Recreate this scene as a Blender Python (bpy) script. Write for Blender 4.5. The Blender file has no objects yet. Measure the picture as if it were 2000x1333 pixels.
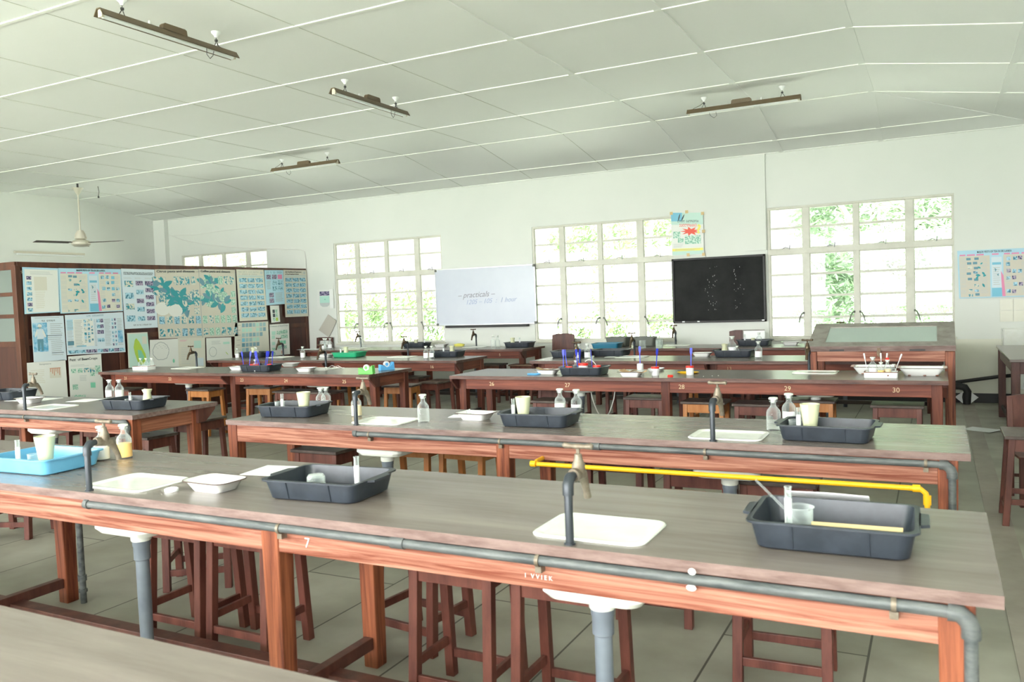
import bpy, bmesh, math, random
from mathutils import Vector, Matrix, noise
R = math.radians
sc = bpy.context.scene
COL = sc.collection
rnd = random.Random(7)

# ------------------------------------------------------------------ camera
FPX, YAW, PITCH, ROLL, CAMH = 1612.82, -0.4763, -0.0497, -0.0371, 1.5166
fw = Vector((math.sin(YAW)*math.cos(PITCH), math.cos(YAW)*math.cos(PITCH), math.sin(PITCH)))
rt = Vector((math.cos(YAW), -math.sin(YAW), 0))
up = rt.cross(fw)
CR = rt*math.cos(ROLL)+up*math.sin(ROLL)
CU = -rt*math.sin(ROLL)+up*math.cos(ROLL)
cd = bpy.data.cameras.new('camera'); cam = bpy.data.objects.new('camera', cd); COL.objects.link(cam)
cd.sensor_width = 36; cd.lens = FPX*36/2000; cd.clip_end = 200
M = Matrix((CR, CU, -fw)).transposed().to_4x4(); M.translation = (0, 0, CAMH)
cam.matrix_world = M
cd.dof.use_dof = True; cd.dof.focus_distance = 8.5; cd.dof.aperture_fstop = 5.6
sc.camera = cam
def ray(u, v): return fw+CR*((u-1000)/FPX)-CU*((v-666.5)/FPX)
def P(u, v, z=0.8):          # point of the photograph on a horizontal plane -> world
    d = ray(u, v); t = (z-CAMH)/d.z
    return Vector((d.x*t, d.y*t, z))
def PY(u, v, y):             # ... on a plane parallel to the far wall
    d = ray(u, v); t = y/d.y
    return Vector((d.x*t, y, CAMH+d.z*t))
def PX(u, v, x):             # ... on a plane parallel to the side wall
    d = ray(u, v); t = x/d.x
    return Vector((x, d.y*t, CAMH+d.z*t))

# ------------------------------------------------------------------ light
w = bpy.data.worlds.new('sky'); sc.world = w; w.use_nodes = True
wn = w.node_tree; bg = wn.nodes['Background']; bg.inputs[0].default_value = (1.0, 1.0, 0.99, 1)
# overcast sky, brighter on the side of the sun (behind the camera)
_tc = wn.nodes.new('ShaderNodeTexCoord'); _sp = wn.nodes.new('ShaderNodeSeparateXYZ'); _mr = wn.nodes.new('ShaderNodeMapRange'); _mr.interpolation_type = 'SMOOTHSTEP'
_mr.inputs[1].default_value = -.35; _mr.inputs[2].default_value = .35; _mr.inputs[3].default_value = 18.0; _mr.inputs[4].default_value = 1.15
wn.links.new(_tc.outputs['Generated'], _sp.inputs[0]); wn.links.new(_sp.outputs['Y'], _mr.inputs[0]); wn.links.new(_mr.outputs[0], bg.inputs[1])
sun = bpy.data.lights.new('sun', 'SUN'); sun.energy = 38; sun.angle = R(6); sun.color = (1, .97, .92)
so = bpy.data.objects.new('sun', sun); COL.objects.link(so); so.rotation_euler = (R(12), R(-8), 0)
sc.view_settings.view_transform = 'Standard'; sc.view_settings.look = 'None'
sc.view_settings.gamma = 1; sc.view_settings.use_curve_mapping = False
sc.view_settings.exposure = 0.42
cy = sc.cycles
cy.max_bounces = 8; cy.diffuse_bounces = 5; cy.glossy_bounces = 3; cy.transmission_bounces = 6; cy.transparent_max_bounces = 12
cy.caustics_reflective = False; cy.caustics_refractive = False; cy.sample_clamp_indirect = 8
cy.use_denoising = True
XL, XR, YB, YR = -14.28, 1.13, 11.92, -2.8      # left, right, far wall, rear wall
def portal(x0, x1, z0, z1, y, towards):
    l = bpy.data.lights.new('daylight', 'AREA'); l.shape = 'RECTANGLE'; l.size = x1-x0; l.size_y = z1-z0
    l.cycles.is_portal = True
    o = bpy.data.objects.new('daylight_portal', l); COL.objects.link(o)
    o.location = ((x0+x1)/2, y, (z0+z1)/2); o.rotation_euler = (R(90) if towards > 0 else R(-90), 0, 0)
WINX = [-13.614, -9.719, -5.725, -2.09]
for x in WINX: portal(x, x+2.29, .84, 2.66, 12.1, -1)
REAR = [(-13.6, -10.6), (-9.8, -6.8), (-6.0, -3.0), (-2.2, 0.8)]
for a, b in REAR: portal(a, b, .85, 3.1, -2.95, 1)

# ------------------------------------------------------------------ materials
MATS = {}
def mat(name, c, rough=.6, c2=None, scale=(4, 4, 4), detail=4, metal=0, spec=.5, bump=0, trans=0, coat=0, lo=.35, hi=.65, ior=1.45, emit=None, alpha=1, rough2=None, dist=0):
    m = bpy.data.materials.new(name); m.use_nodes = True; nt = m.node_tree; b = nt.nodes['Principled BSDF']
    b.inputs['Base Color'].default_value = (*c, 1); b.inputs['Roughness'].default_value = rough
    b.inputs['Metallic'].default_value = metal; b.inputs['Specular IOR Level'].default_value = spec
    b.inputs['Transmission Weight'].default_value = trans; b.inputs['IOR'].default_value = ior
    b.inputs['Coat Weight'].default_value = coat; b.inputs['Alpha'].default_value = alpha
    if c2 is not None or bump:
        tc = nt.nodes.new('ShaderNodeTexCoord'); mp = nt.nodes.new('ShaderNodeMapping'); mp.inputs['Scale'].default_value = scale
        nz = nt.nodes.new('ShaderNodeTexNoise'); nz.inputs['Scale'].default_value = 1; nz.inputs['Detail'].default_value = detail; nz.inputs['Roughness'].default_value = .65
        nt.links.new(tc.outputs['Object'], mp.inputs['Vector']); nt.links.new(mp.outputs['Vector'], nz.inputs['Vector'])
        nz.inputs['Distortion'].default_value = dist
        if c2 is not None:
            r = nt.nodes.new('ShaderNodeValToRGB'); r.color_ramp.elements[0].color = (*c, 1); r.color_ramp.elements[1].color = (*c2, 1)
            r.color_ramp.elements[0].position = lo; r.color_ramp.elements[1].position = hi
            nt.links.new(nz.outputs['Fac'], r.inputs['Fac']); nt.links.new(r.outputs['Color'], b.inputs['Base Color'])
        if rough2 is not None:
            mr = nt.nodes.new('ShaderNodeMapRange'); mr.inputs[1].default_value = .3; mr.inputs[2].default_value = .7
            mr.inputs[3].default_value = rough; mr.inputs[4].default_value = rough2
            nt.links.new(nz.outputs['Fac'], mr.inputs[0]); nt.links.new(mr.outputs[0], b.inputs['Roughness'])
        if bump:
            bn = nt.nodes.new('ShaderNodeBump'); bn.inputs['Strength'].default_value = bump; bn.inputs['Distance'].default_value = .01
            nt.links.new(nz.outputs['Fac'], bn.inputs['Height']); nt.links.new(bn.outputs['Normal'], b.inputs['Normal'])
    MATS[name] = m; return m
mat('wall_paint', (.70, .73, .685), .75, (.735, .76, .715), (.7, .7, .7), 3)
mat('ceiling_board', (.865, .885, .86), .8, (.885, .90, .88), (.5, .5, .5), 3)
mat('white_batten', (.90, .92, .87), .6)
mat('joint_line', (.55, .56, .50), .8)
mat('frame_paint', (.68, .68, .60), .5, (.60, .60, .52), (6, 6, 6), 4)
mat('dado_paint', (.70, .70, .60), .6, (.66, .67, .58), (1.5, 1.5, 1.5), 4)
mat('black_paint', (.02, .02, .02), .5)
mat('top_wood', (.115, .094, .082), .27, (.245, .210, .188), (.9, 9, 9), 7, lo=.20, hi=.82, dist=.4, spec=.6)
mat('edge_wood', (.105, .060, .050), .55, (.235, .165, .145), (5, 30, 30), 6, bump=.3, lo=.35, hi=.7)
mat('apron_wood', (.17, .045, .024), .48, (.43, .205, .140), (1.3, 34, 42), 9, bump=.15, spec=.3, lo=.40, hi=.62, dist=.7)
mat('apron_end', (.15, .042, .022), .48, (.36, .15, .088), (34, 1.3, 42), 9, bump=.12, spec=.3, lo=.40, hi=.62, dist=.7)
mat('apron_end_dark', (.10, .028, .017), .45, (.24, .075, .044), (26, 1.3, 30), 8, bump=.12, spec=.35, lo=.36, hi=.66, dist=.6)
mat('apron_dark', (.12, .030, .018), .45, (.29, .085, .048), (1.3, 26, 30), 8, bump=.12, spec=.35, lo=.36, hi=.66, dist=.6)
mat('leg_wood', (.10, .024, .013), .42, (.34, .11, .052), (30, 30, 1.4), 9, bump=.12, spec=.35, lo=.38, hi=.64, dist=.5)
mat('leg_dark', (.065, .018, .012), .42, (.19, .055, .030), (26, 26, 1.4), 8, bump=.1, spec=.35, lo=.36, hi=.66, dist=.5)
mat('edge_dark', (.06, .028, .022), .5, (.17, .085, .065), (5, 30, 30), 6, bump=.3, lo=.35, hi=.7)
mat('dark_wood', (.055, .018, .013), .45, (.115, .042, .030), (14, 14, 3), 5, bump=.1)
mat('stool_wood', (.075, .020, .014), .45, (.17, .055, .038), (12, 12, 2), 5, bump=.1)
mat('stool_seat', (.055, .040, .034), .38, (.12, .09, .075), (6, 14, 14), 5, bump=.1)
mat('brown_seat', (.17, .10, .07), .45, (.24, .15, .11), (3, 14, 14), 5)
mat('orange_wood', (.38, .13, .030), .42, (.52, .22, .07), (12, 12, 2), 5, bump=.1)
mat('black_rail', (.022, .016, .014), .5, (.06, .04, .03), (4, 8, 8), 4)
mat('panel_wood', (.030, .009, .006), .35, (.070, .020, .012), (12, 12, 1.2), 5)
mat('frame_wood', (.050, .016, .009), .4, (.11, .036, .017), (10, 10, 1.5), 5)
mat('grey_case', (.19, .17, .15), .5, (.32, .30, .27), (8, 8, 8), 6, bump=.2)
mat('black_plastic', (.018, .024, .032), .38, (.030, .038, .050), (12, 12, 12), 3, bump=.03)
mat('grey_plastic', (.13, .14, .12), .5)
mat('blue_plastic', (.11, .36, .56), .35, (.14, .40, .60), (5, 5, 5), 3)
mat('teal_plastic', (.02, .16, .26), .4)
mat('green_plastic', (.02, .36, .17), .4)
mat('lime_plastic', (.14, .62, .10), .35)
mat('sky_plastic', (.12, .45, .85), .35)
mat('yellow_plastic', (.80, .48, .02), .4)
mat('enamel', (.86, .88, .86), .15, coat=.3)
mat('enamel_rim', (.10, .06, .05), .5)
mat('rust', (.20, .06, .02), .8)
mat('porcelain', (.84, .87, .82), .12, (.78, .80, .73), (9, 9, 9), 4, coat=.4)
mat('steel_pipe', (.055, .064, .066), .5, (.135, .145, .142), (6, 30, 30), 5, metal=.15)
mat('dark_pipe', (.035, .042, .050), .35, metal=.3)
mat('brass', (.15, .12, .085), .5, (.24, .21, .165), (30, 30, 30), 4, metal=.45)
mat('dark_brass', (.12, .085, .05), .4, (.07, .05, .035), (30, 30, 30), 4, metal=.7)
mat('pvc', (.13, .15, .19), .4, (.19, .22, .26), (5, 5, 5), 3)
mat('yellow_paint', (.85, .46, .01), .4)

mat('stopper', (.72, .76, .70), .25)
mat('label_paper', (.82, .84, .86), .6)
mat('liquid', (.85, .86, .82), .3)
mat('orange_liquid', (.85, .55, .20), .3)
mat('yellow_liquid', (.78, .68, .45), .3)
mat('cream_plastic', (.72, .74, .50), .35, trans=.15)
mat('white_plastic', (.85, .87, .87), .4)
mat('red_plastic', (.80, .03, .02), .35)
mat('blue_brush', (.04, .06, .62), .35)
mat('white_paper', (.85, .88, .88), .7)
mat('brown_paper', (.62, .42, .24), .8)
mat('grey_card', (.50, .48, .42), .8)
mat('ruler_wood', (.62, .47, .24), .6)
mat('whiteboard', (.56, .60, .69), .3, (.60, .64, .72), (1.5, 1.5, 1.5), 3)
mat('aluminium', (.5, .52, .55), .35, metal=.8)
mat('chalkboard', (.007, .008, .008), .65, (.020, .022, .021), (2.5, 2.5, 2.5), 6, spec=.2)
mat('chalk', (.6, .62, .6), .9)
mat('pen_ink', (.26, .26, .31), .6)
mat('blue_ink', (.35, .42, .60), .6)
mat('fixture_brown', (.13, .095, .055), .45)
mat('tube_glass', (.80, .84, .82), .3)
mat('fan_brown', (.05, .035, .025), .45)
mat('fan_cream', (.60, .57, .47), .4)
mat('wire', (.05, .05, .05), .5)
mat('white_wire', (.75, .76, .72), .5)
mat('tile', (.72, .72, .62), .25)
mat('number_paint', (.70, .56, .34), .7)
mat('faint_paint', (.42, .26, .12), .7)
mat('frost', (.15, .18, .165), .4)
mat('case_glass', (.42, .54, .49), .04, coat=1, spec=1)
mat('bark', (.30, .26, .2), .9)
mat('lawn', (.52, .58, .50), .9, (.60, .65, .57), (1, 1, 1), 3)
mat('roofing', (.7, .78, .78), .6)
# poster inks
for n, c in dict(paper_white=(.74, .76, .72), paper_beige=(.60, .575, .49), paper_blue=(.42, .66, .78), paper_pale=(.62, .72, .78),
                 ink_cyan=(.18, .50, .66), ink_dark=(.03, .05, .06), ink_grey=(.36, .40, .40), ink_pink=(.72, .25, .42), ink_teal=(.02, .30, .34),
                 ink_green=(.22, .60, .42), ink_lime=(.42, .60, .08), ink_aqua=(.45, .72, .62), ink_red=(.80, .10, .06), ink_rust=(.55, .27, .18),
                 ink_light=(.52, .56, .55), ink_slate=(.12, .28, .36), ink_steel=(.22, .38, .46), ink_cream=(.66, .65, .56), ink_yellow=(.80, .75, .15),
                 ink_pale_teal=(.34, .52, .54), paper_aqua=(.50, .70, .62)).items():
    mat(n, c, .5)
mat('photo_blue', (.02, .16, .26), .45, (.40, .66, .78), (34, 34, 34), 3, lo=.38, hi=.56)
mat('photo_dark', (.02, .03, .10), .45, (.42, .36, .50), (60, 60, 60), 2, lo=.42, hi=.58)
mat('photo_teal', (.02, .26, .34), .45, (.66, .67, .58), (26, 26, 26), 2, lo=.44, hi=.54)
mat('photo_green', (.16, .42, .30), .45, (.62, .78, .68), (45, 45, 45), 2, lo=.42, hi=.58)
mat('photo_field', (.10, .38, .60), .45, (.45, .68, .82), (14, 14, 14), 4, lo=.40, hi=.62)
# window glass: lets daylight through, mirrors a little
m = bpy.data.materials.new('window_glass'); m.use_nodes = True; nt = m.node_tree; nt.nodes.remove(nt.nodes['Principled BSDF'])
tr = nt.nodes.new('ShaderNodeBsdfTransparent'); gl = nt.nodes.new('ShaderNodeBsdfGlossy'); gl.inputs['Roughness'].default_value = .02
fr = nt.nodes.new('ShaderNodeFresnel'); fr.inputs[0].default_value = 1.3; mx = nt.nodes.new('ShaderNodeMixShader')
nt.links.new(fr.outputs[0], mx.inputs[0]); nt.links.new(tr.outputs[0], mx.inputs[1]); nt.links.new(gl.outputs[0], mx.inputs[2])
nt.links.new(mx.outputs[0], nt.nodes['Material Output'].inputs[0]); MATS['window_glass'] = m
# thin clear glassware: mostly see-through, milky and mirroring towards its edges
m = bpy.data.materials.new('glass'); m.use_nodes = True; nt = m.node_tree; pb = nt.nodes['Principled BSDF']
pb.inputs['Base Color'].default_value = (.80, .86, .85, 1); pb.inputs['Roughness'].default_value = .08
tr = nt.nodes.new('ShaderNodeBsdfTransparent'); tr.inputs[0].default_value = (.97, .99, .98, 1); lw = nt.nodes.new('ShaderNodeLayerWeight'); lw.inputs[0].default_value = .45
mr = nt.nodes.new('ShaderNodeMapRange'); mr.inputs[3].default_value = .05; mr.inputs[4].default_value = .55; mx = nt.nodes.new('ShaderNodeMixShader')
nt.links.new(lw.outputs['Facing'], mr.inputs[0]); nt.links.new(mr.outputs[0], mx.inputs[0]); nt.links.new(tr.outputs[0], mx.inputs[1]); nt.links.new(pb.outputs[0], mx.inputs[2])
nt.links.new(mx.outputs[0], nt.nodes['Material Output'].inputs[0]); MATS['glass'] = m
def leafmat(name, c):
    m = bpy.data.materials.new(name); m.use_nodes = True; nt = m.node_tree; nt.nodes.remove(nt.nodes['Principled BSDF'])
    d = nt.nodes.new('ShaderNodeBsdfDiffuse'); t = nt.nodes.new('ShaderNodeBsdfTranslucent'); mx = nt.nodes.new('ShaderNodeMixShader'); mx.inputs[0].default_value = .35
    d.inputs[0].default_value = (*c, 1); t.inputs[0].default_value = (c[0]*1.2, c[1]*1.1, c[2], 1)
    nt.links.new(d.outputs[0], mx.inputs[1]); nt.links.new(t.outputs[0], mx.inputs[2]); nt.links.new(mx.outputs[0], nt.nodes['Material Output'].inputs[0]); MATS[name] = m
leafmat('leaf', (.24, .34, .24)); leafmat('leaf_light', (.24, .36, .22)); leafmat('leaf_yellow', (.24, .36, .14)); leafmat('leaf_thin', (.10, .17, .07)); leafmat('leaf_far', (.13, .19, .10))
# floor: concrete slabs with dark joints
m = bpy.data.materials.new('floor_slabs'); m.use_nodes = True; nt = m.node_tree; b = nt.nodes['Principled BSDF']
tc = nt.nodes.new('ShaderNodeTexCoord'); mp = nt.nodes.new('ShaderNodeMapping'); mp.inputs['Rotation'].default_value = (0, 0, R(90)); mp.inputs['Location'].default_value = (0, .265, 0)
br = nt.nodes.new('ShaderNodeTexBrick'); br.inputs['Scale'].default_value = 1; br.inputs['Brick Width'].default_value = 3.6; br.inputs['Row Height'].default_value = .592
br.inputs['Mortar Size'].default_value = .005; br.inputs['Color1'].default_value = (.27, .27, .235, 1); br.inputs['Color2'].default_value = (.33, .325, .285, 1); br.inputs['Mortar'].default_value = (.07, .065, .055, 1)
nz = nt.nodes.new('ShaderNodeTexNoise'); nz.inputs['Scale'].default_value = 2.2; nz.inputs['Detail'].default_value = 7
rp = nt.nodes.new('ShaderNodeValToRGB'); rp.color_ramp.elements[0].color = (.72, .70, .64, 1); rp.color_ramp.elements[1].color = (1.15, 1.15, 1.1, 1); rp.color_ramp.elements[0].position = .3; rp.color_ramp.elements[1].position = .7
ml = nt.nodes.new('ShaderNodeMixRGB'); ml.blend_type = 'MULTIPLY'; ml.inputs[0].default_value = 1
for a, c in ((tc.outputs['Object'], mp.inputs[0]), (mp.outputs[0], br.inputs['Vector']), (tc.outputs['Object'], nz.inputs['Vector']), (nz.outputs['Fac'], rp.inputs[0]),
             (br.outputs['Color'], ml.inputs[1]), (rp.outputs[0], ml.inputs[2]), (ml.outputs[0], b.inputs['Base Color'])): nt.links.new(a, c)
b.inputs['Roughness'].default_value = .55; MATS['floor_slabs'] = m

# ------------------------------------------------------------------ mesh helpers
class MB:
    def __init__(s): s.v = []; s.f = []; s.mi = []; s.sm = []
    def add(s, vs, fs, mi=0, sm=False):
        o = len(s.v); s.v += [tuple(p) for p in vs]
        for f in fs: s.f.append(tuple(i+o for i in f)); s.mi.append(mi); s.sm.append(sm)
        return s
    def box(s, x0, x1, y0, y1, z0, z1, mi=0):
        return s.add([(x0, y0, z0), (x1, y0, z0), (x1, y1, z0), (x0, y1, z0), (x0, y0, z1), (x1, y0, z1), (x1, y1, z1), (x0, y1, z1)],
                     [(0, 3, 2, 1), (4, 5, 6, 7), (0, 1, 5, 4), (1, 2, 6, 5), (2, 3, 7, 6), (3, 0, 4, 7)], mi)
    def hexa(s, b, t, mi=0):   # 4 bottom points, 4 top points
        return s.add(list(b)+list(t), [(0, 3, 2, 1), (4, 5, 6, 7), (0, 1, 5, 4), (1, 2, 6, 5), (2, 3, 7, 6), (3, 0, 4, 7)], mi)
    def bar(s, p, q, w, h, mi=0, upv=(0, 0, 1)):   # rectangular bar between two points
        p = Vector(p); q = Vector(q); d = (q-p).normalized(); u = Vector(upv)
        sd = d.cross(u)
        if sd.length < 1e-4: sd = d.cross(Vector((0, 1, 0)))
        sd.normalize(); u = sd.cross(d)
        c = [sd*a*w/2+u*b*h/2 for a, b in ((-1, -1), (1, -1), (1, 1), (-1, 1))]
        return s.add([p+k for k in c]+[q+k for k in c], [(0, 1, 2, 3), (7, 6, 5, 4), (0, 4, 5, 1), (1, 5, 6, 2), (2, 6, 7, 3), (3, 7, 4, 0)], mi)
    def tube(s, pts, r, n=12, mi=0, cap=True):
        pts = [Vector(p) for p in pts]; k = len(pts); rr = r if isinstance(r, (list, tuple)) else [r]*k
        o = len(s.v); ref = None
        for i, p in enumerate(pts):
            d = (pts[min(i+1, k-1)]-pts[max(i-1, 0)]).normalized()
            if ref is None: ref = d.orthogonal().normalized()
            else: ref = (ref-d*ref.dot(d)).normalized()
            b2 = d.cross(ref)
            for j in range(n):
                a = 2*math.pi*j/n; s.v.append(tuple(p+(ref*math.cos(a)+b2*math.sin(a))*rr[i]))
        for i in range(k-1):
            for j in range(n):
                s.f.append((o+i*n+j, o+i*n+(j+1) % n, o+(i+1)*n+(j+1) % n, o+(i+1)*n+j)); s.mi.append(mi); s.sm.append(True)
        if cap:
            s.f.append(tuple(o+j for j in reversed(range(n)))); s.mi.append(mi); s.sm.append(False)
            s.f.append(tuple(o+(k-1)*n+j for j in range(n))); s.mi.append(mi); s.sm.append(False)
        return s
    def lathe(s, prof, n=20, mi=0, c=(0, 0, 0), rim=None):   # closed profile of (r, z); rim(j, n, i)->scale
        o = len(s.v); k = len(prof)
        for i, (r, z) in enumerate(prof):
            for j in range(n):
                a = 2*math.pi*j/n; s.v.append((c[0]+r*math.cos(a), c[1]+r*math.sin(a), c[2]+z))
        for i in range(k-1):
            for j in range(n):
                s.f.append((o+i*n+j, o+i*n+(j+1) % n, o+(i+1)*n+(j+1) % n, o+(i+1)*n+j)); s.mi.append(mi); s.sm.append(True)
        s.f.append(tuple(o+j for j in reversed(range(n)))); s.mi.append(mi); s.sm.append(False)
        s.f.append(tuple(o+(k-1)*n+j for j in range(n))); s.mi.append(mi); s.sm.append(False)
        return s
    def loft(s, loops, mi=0, cap=True, seg=5, cx=0, cy=0):   # rounded rectangles (w, d, r, z)
        o = len(s.v); n = 4*(seg+1)
        for L in loops:
            w_, d_, r, z = L[:4]; mx_ = L[4] if len(L) > 4 else 0
            r = min(r, w_/2-1e-4, d_/2-1e-4)
            for q, (sx, sy) in enumerate(((1, 1), (-1, 1), (-1, -1), (1, -1))):
                for j in range(seg+1):
                    a = math.pi/2*q+math.pi/2*j/seg
                    s.v.append((cx+mx_+sx*(w_/2-r)+r*math.cos(a), cy+sy*(d_/2-r)+r*math.sin(a), z))
        for i in range(len(loops)-1):
            for j in range(n):
                s.f.append((o+i*n+j, o+i*n+(j+1) % n, o+(i+1)*n+(j+1) % n, o+(i+1)*n+j)); s.mi.append(mi); s.sm.append(True)
        if cap:
            s.f.append(tuple(o+j for j in reversed(range(n)))); s.mi.append(mi); s.sm.append(False)
            e = (len(loops)-1)*n
            s.f.append(tuple(o+e+j for j in range(n))); s.mi.append(mi); s.sm.append(False)
        return s
    def prism(s, poly, a0, a1, axis='x', mi=0):   # poly in the other two axes
        def mk(a, p): return {'x': (a, p[0], p[1]), 'y': (p[0], a, p[1]), 'z': (p[0], p[1], a)}[axis]
        n = len(poly)
        return s.add([mk(a0, p) for p in poly]+[mk(a1, p) for p in poly], [tuple(range(n)), tuple(reversed(range(n, 2*n)))]+[(i, i+n, (i+1) % n+n, (i+1) % n) for i in range(n)], mi)
    def build(s, name, mats, parent=None, bevel=0, auto=True):
        me = bpy.data.meshes.new(name); me.from_pydata(s.v, [], s.f)
        if isinstance(mats, str): mats = [mats]
        for k in mats: me.materials.append(MATS[k])
        me.polygons.foreach_set('material_index', s.mi); me.polygons.foreach_set('use_smooth', s.sm)
        bm = bmesh.new(); bm.from_mesh(me); bmesh.ops.recalc_face_normals(bm, faces=bm.faces); bm.to_mesh(me); bm.free()
        if any(s.sm): me.set_sharp_from_angle(angle=R(38))
        o = bpy.data.objects.new(name, me); COL.objects.link(o)
        if parent is not None: o.parent = parent
        if bevel:
            b_ = o.modifiers.new('edge', 'BEVEL'); b_.width = bevel; b_.segments = 2; b_.limit_method = 'ANGLE'
        return o
def thing(name, label, cat, loc=(0, 0, 0), rz=0, group=None):
    o = bpy.data.objects.new(name, None); COL.objects.link(o); o.empty_display_size = .05
    o.location = loc; o.rotation_euler = (0, 0, rz); o['label'] = label; o['category'] = cat
    if group: o['group'] = group
    return o
def tag(o, label, cat, group=None, kind=None):
    o['label'] = label; o['category'] = cat
    if group: o['group'] = group
    if kind: o['kind'] = kind
    return o
def struct(o): o['kind'] = 'structure'; return o
def copy_tree(o, parent=None):
    c = o.copy(); COL.objects.link(c)
    if parent is not None: c.parent = parent
    for ch in list(o.children): copy_tree(ch, c)
    return c
def dup(root, loc, rz, label, group=None):
    c = copy_tree(root); c.location = loc; c.rotation_euler = (0, 0, rz); c['label'] = label
    if group: c['group'] = group
    return c
PROTO = {}
def place(kind, maker, loc, rz, label, cat, group=None):
    """first call builds the kind, later ones copy it part by part"""
    if kind not in PROTO:
        o = maker(label, cat); o.location = loc; o.rotation_euler = (0, 0, rz)
        if group: o['group'] = group
        PROTO[kind] = o; return o
    o = dup(PROTO[kind], loc, rz, label)
    if group: o['group'] = group
    elif 'group' in o: del o['group']
    return o
def text(s_, size, mat_, parent, mw, name='lettering', shear=0, bold=0, align='CENTER', depth=.0008):
    cu = bpy.data.curves.new('t', 'FONT'); cu.body = s_; cu.size = size; cu.align_x = align; cu.align_y = 'CENTER'; cu.extrude = depth; cu.shear = shear; cu.offset = bold
    cu.resolution_u = 3
    t = bpy.data.objects.new('t', cu); COL.objects.link(t)
    dg = bpy.context.evaluated_depsgraph_get(); me = bpy.data.meshes.new_from_object(t.evaluated_get(dg))
    bpy.data.objects.remove(t); bpy.data.curves.remove(cu)
    me.transform(mw); me.materials.clear(); me.materials.append(MATS[mat_]); me.name = name
    o = bpy.data.objects.new(name, me); COL.objects.link(o)
    if parent is not None: o.parent = parent
    return o
def frame_m(origin, xdir, zdir):   # text frame: x along xdir, up along zdir, facing xdir x up
    x = Vector(xdir).normalized(); y = Vector(zdir).normalized(); z = x.cross(y).normalized()
    m_ = Matrix((x, y, z)).transposed().to_4x4(); m_.translation = Vector(origin); return m_

# ------------------------------------------------------------------ the room
m_ = MB(); m_.box(XL, XR, YR, YB, -.12, 0); struct(m_.build('floor', 'floor_slabs'))
m_ = MB(); m_.box(.268, .405, 3.0, YB, 0, .006)
o = m_.build('trim_1', 'dado_floor' if 'dado_floor' in MATS else 'floor_slabs'); struct(o)
mat('strip_concrete', (.24, .215, .18), .6, (.33, .30, .26), (2, 2, 2), 5); o.data.materials[0] = MATS['strip_concrete']
# far wall with four window openings
ZS, ZH = .84, 2.66
m_ = MB(); y0, y1 = YB, YB+.22
m_.box(XL, XR, y0, y1, 0, ZS); m_.box(XL, XR, y0, y1, ZH, 3.75)
e = [XL]
for x in WINX: e += [x, x+2.292]
e.append(XR)
for i in range(0, len(e), 2): m_.box(e[i], e[i+1], y0, y1, ZS, ZH)
struct(m_.build('wall_back', 'wall_paint'))
m_ = MB(); m_.box(XL-.2, XL, YR, YB+.2, 0, 3.85); struct(m_.build('wall_left', 'wall_paint'))
m_ = MB(); m_.box(XR, XR+.2, YR, YB+.2, 0, 3.85); struct(m_.build('wall_right', 'wall_paint'))
m_ = MB(); m_.box(XL, XR, YR-.2, YR, 0, .85); m_.box(XL, XR, YR-.2, YR, 3.1, 3.85)
e = [XL]
for a, b in REAR: e += [a, b]
e.append(XR)
for i in range(0, len(e), 2): m_.box(e[i], e[i+1], YR-.2, YR, .85, 3.1)
struct(m_.build('wall_front', 'wall_paint'))
# ceiling: flat field, a slope down to the far wall and one to the right wall
def cz(x, y):
    z = 3.70
    if y > 10.2: z = min(z, 3.70-.168*(y-10.2))
    if x > -.63: z = min(z, 3.70-.157*(x+.63))
    return z
xb, yb = -.63, 10.2
hx = XR; 
m_ = MB()
vs = [(XL, YR, 3.7), (xb, YR, 3.7), (XR, YR, cz(XR, 0)), (XL, yb, 3.7), (xb, yb, 3.7), (XR, yb, cz(XR, yb)), (XL, YB, cz(-5, YB)), (xb, YB, cz(-5, YB)), (XR, YB, cz(-5, YB))]
fs = [(0, 1, 4, 3), (1, 2, 5, 4), (3, 4, 7, 6), (4, 5, 8), (4, 8, 7)]
m_.add(vs, fs); m_.add([(a, b, c+.08) for a, b, c in vs], fs)
ceil = struct(m_.build('ceiling', 'ceiling_board'))
for y in (-1.07, .16, 1.39, 2.62, 3.85, 5.07, 6.3, 7.6, 8.9, 10.2):
    m_ = MB(); m_.bar((XL, y, 3.696), (xb, y, 3.696), .032, .010); m_.bar((xb, y, 3.696), (XR, y, cz(XR, y)-.004), .032, .010)
    m_.build('batten', 'white_batten', ceil)
for y in (11.42, 11.9):
    m_ = MB(); m_.bar((XL, y, cz(-5, y)-.004), (min(XR, xb+(y-yb)/.935), y, cz(-5, y)-.004), .032, .010); m_.build('batten', 'white_batten', ceil)
m_ = MB(); m_.bar((xb, yb, 3.696), (XR-.02, YB-.03, cz(-5, YB)-.004), .03, .008); m_.build('batten', 'ceiling_board', ceil)
for x in (.64, -.63, -1.88, -3.15):
    m_ = MB(); m_.bar((x, YR, cz(x, 0)-.004), (x, yb if x < 0 else 11.3, cz(x, 0)-.004), .06, .009)
    if x < 0: m_.bar((x, yb, 3.696), (x, YB, cz(-5, YB)-.004), .06, .009)
    m_.build('batten', 'ceiling_board', ceil)
for k in range(9):
    x = -4.40-1.27*k
    m_ = MB(); m_.bar((x, YR, 3.699), (x, yb, 3.699), .005, .004); m_.bar((x, yb, 3.699), (x, YB, cz(-5, YB)-.001), .007, .004)
    m_.build('joint_strip', 'joint_line', ceil)
m_ = MB(); m_.box(XL, XR, YB-.015, YB, 0, .12); struct(m_.build('baseboard_back', 'black_paint'))
m_ = MB(); m_.box(.205, XR, YB-.006, YB, .12, .807); struct(m_.build('trim_2', 'dado_paint'))
m_ = MB(); m_.box(-2.40, -2.10, YB-.03, YB, 2.08, 3.41); struct(m_.build('trim_3', 'wall_paint'))
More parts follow.
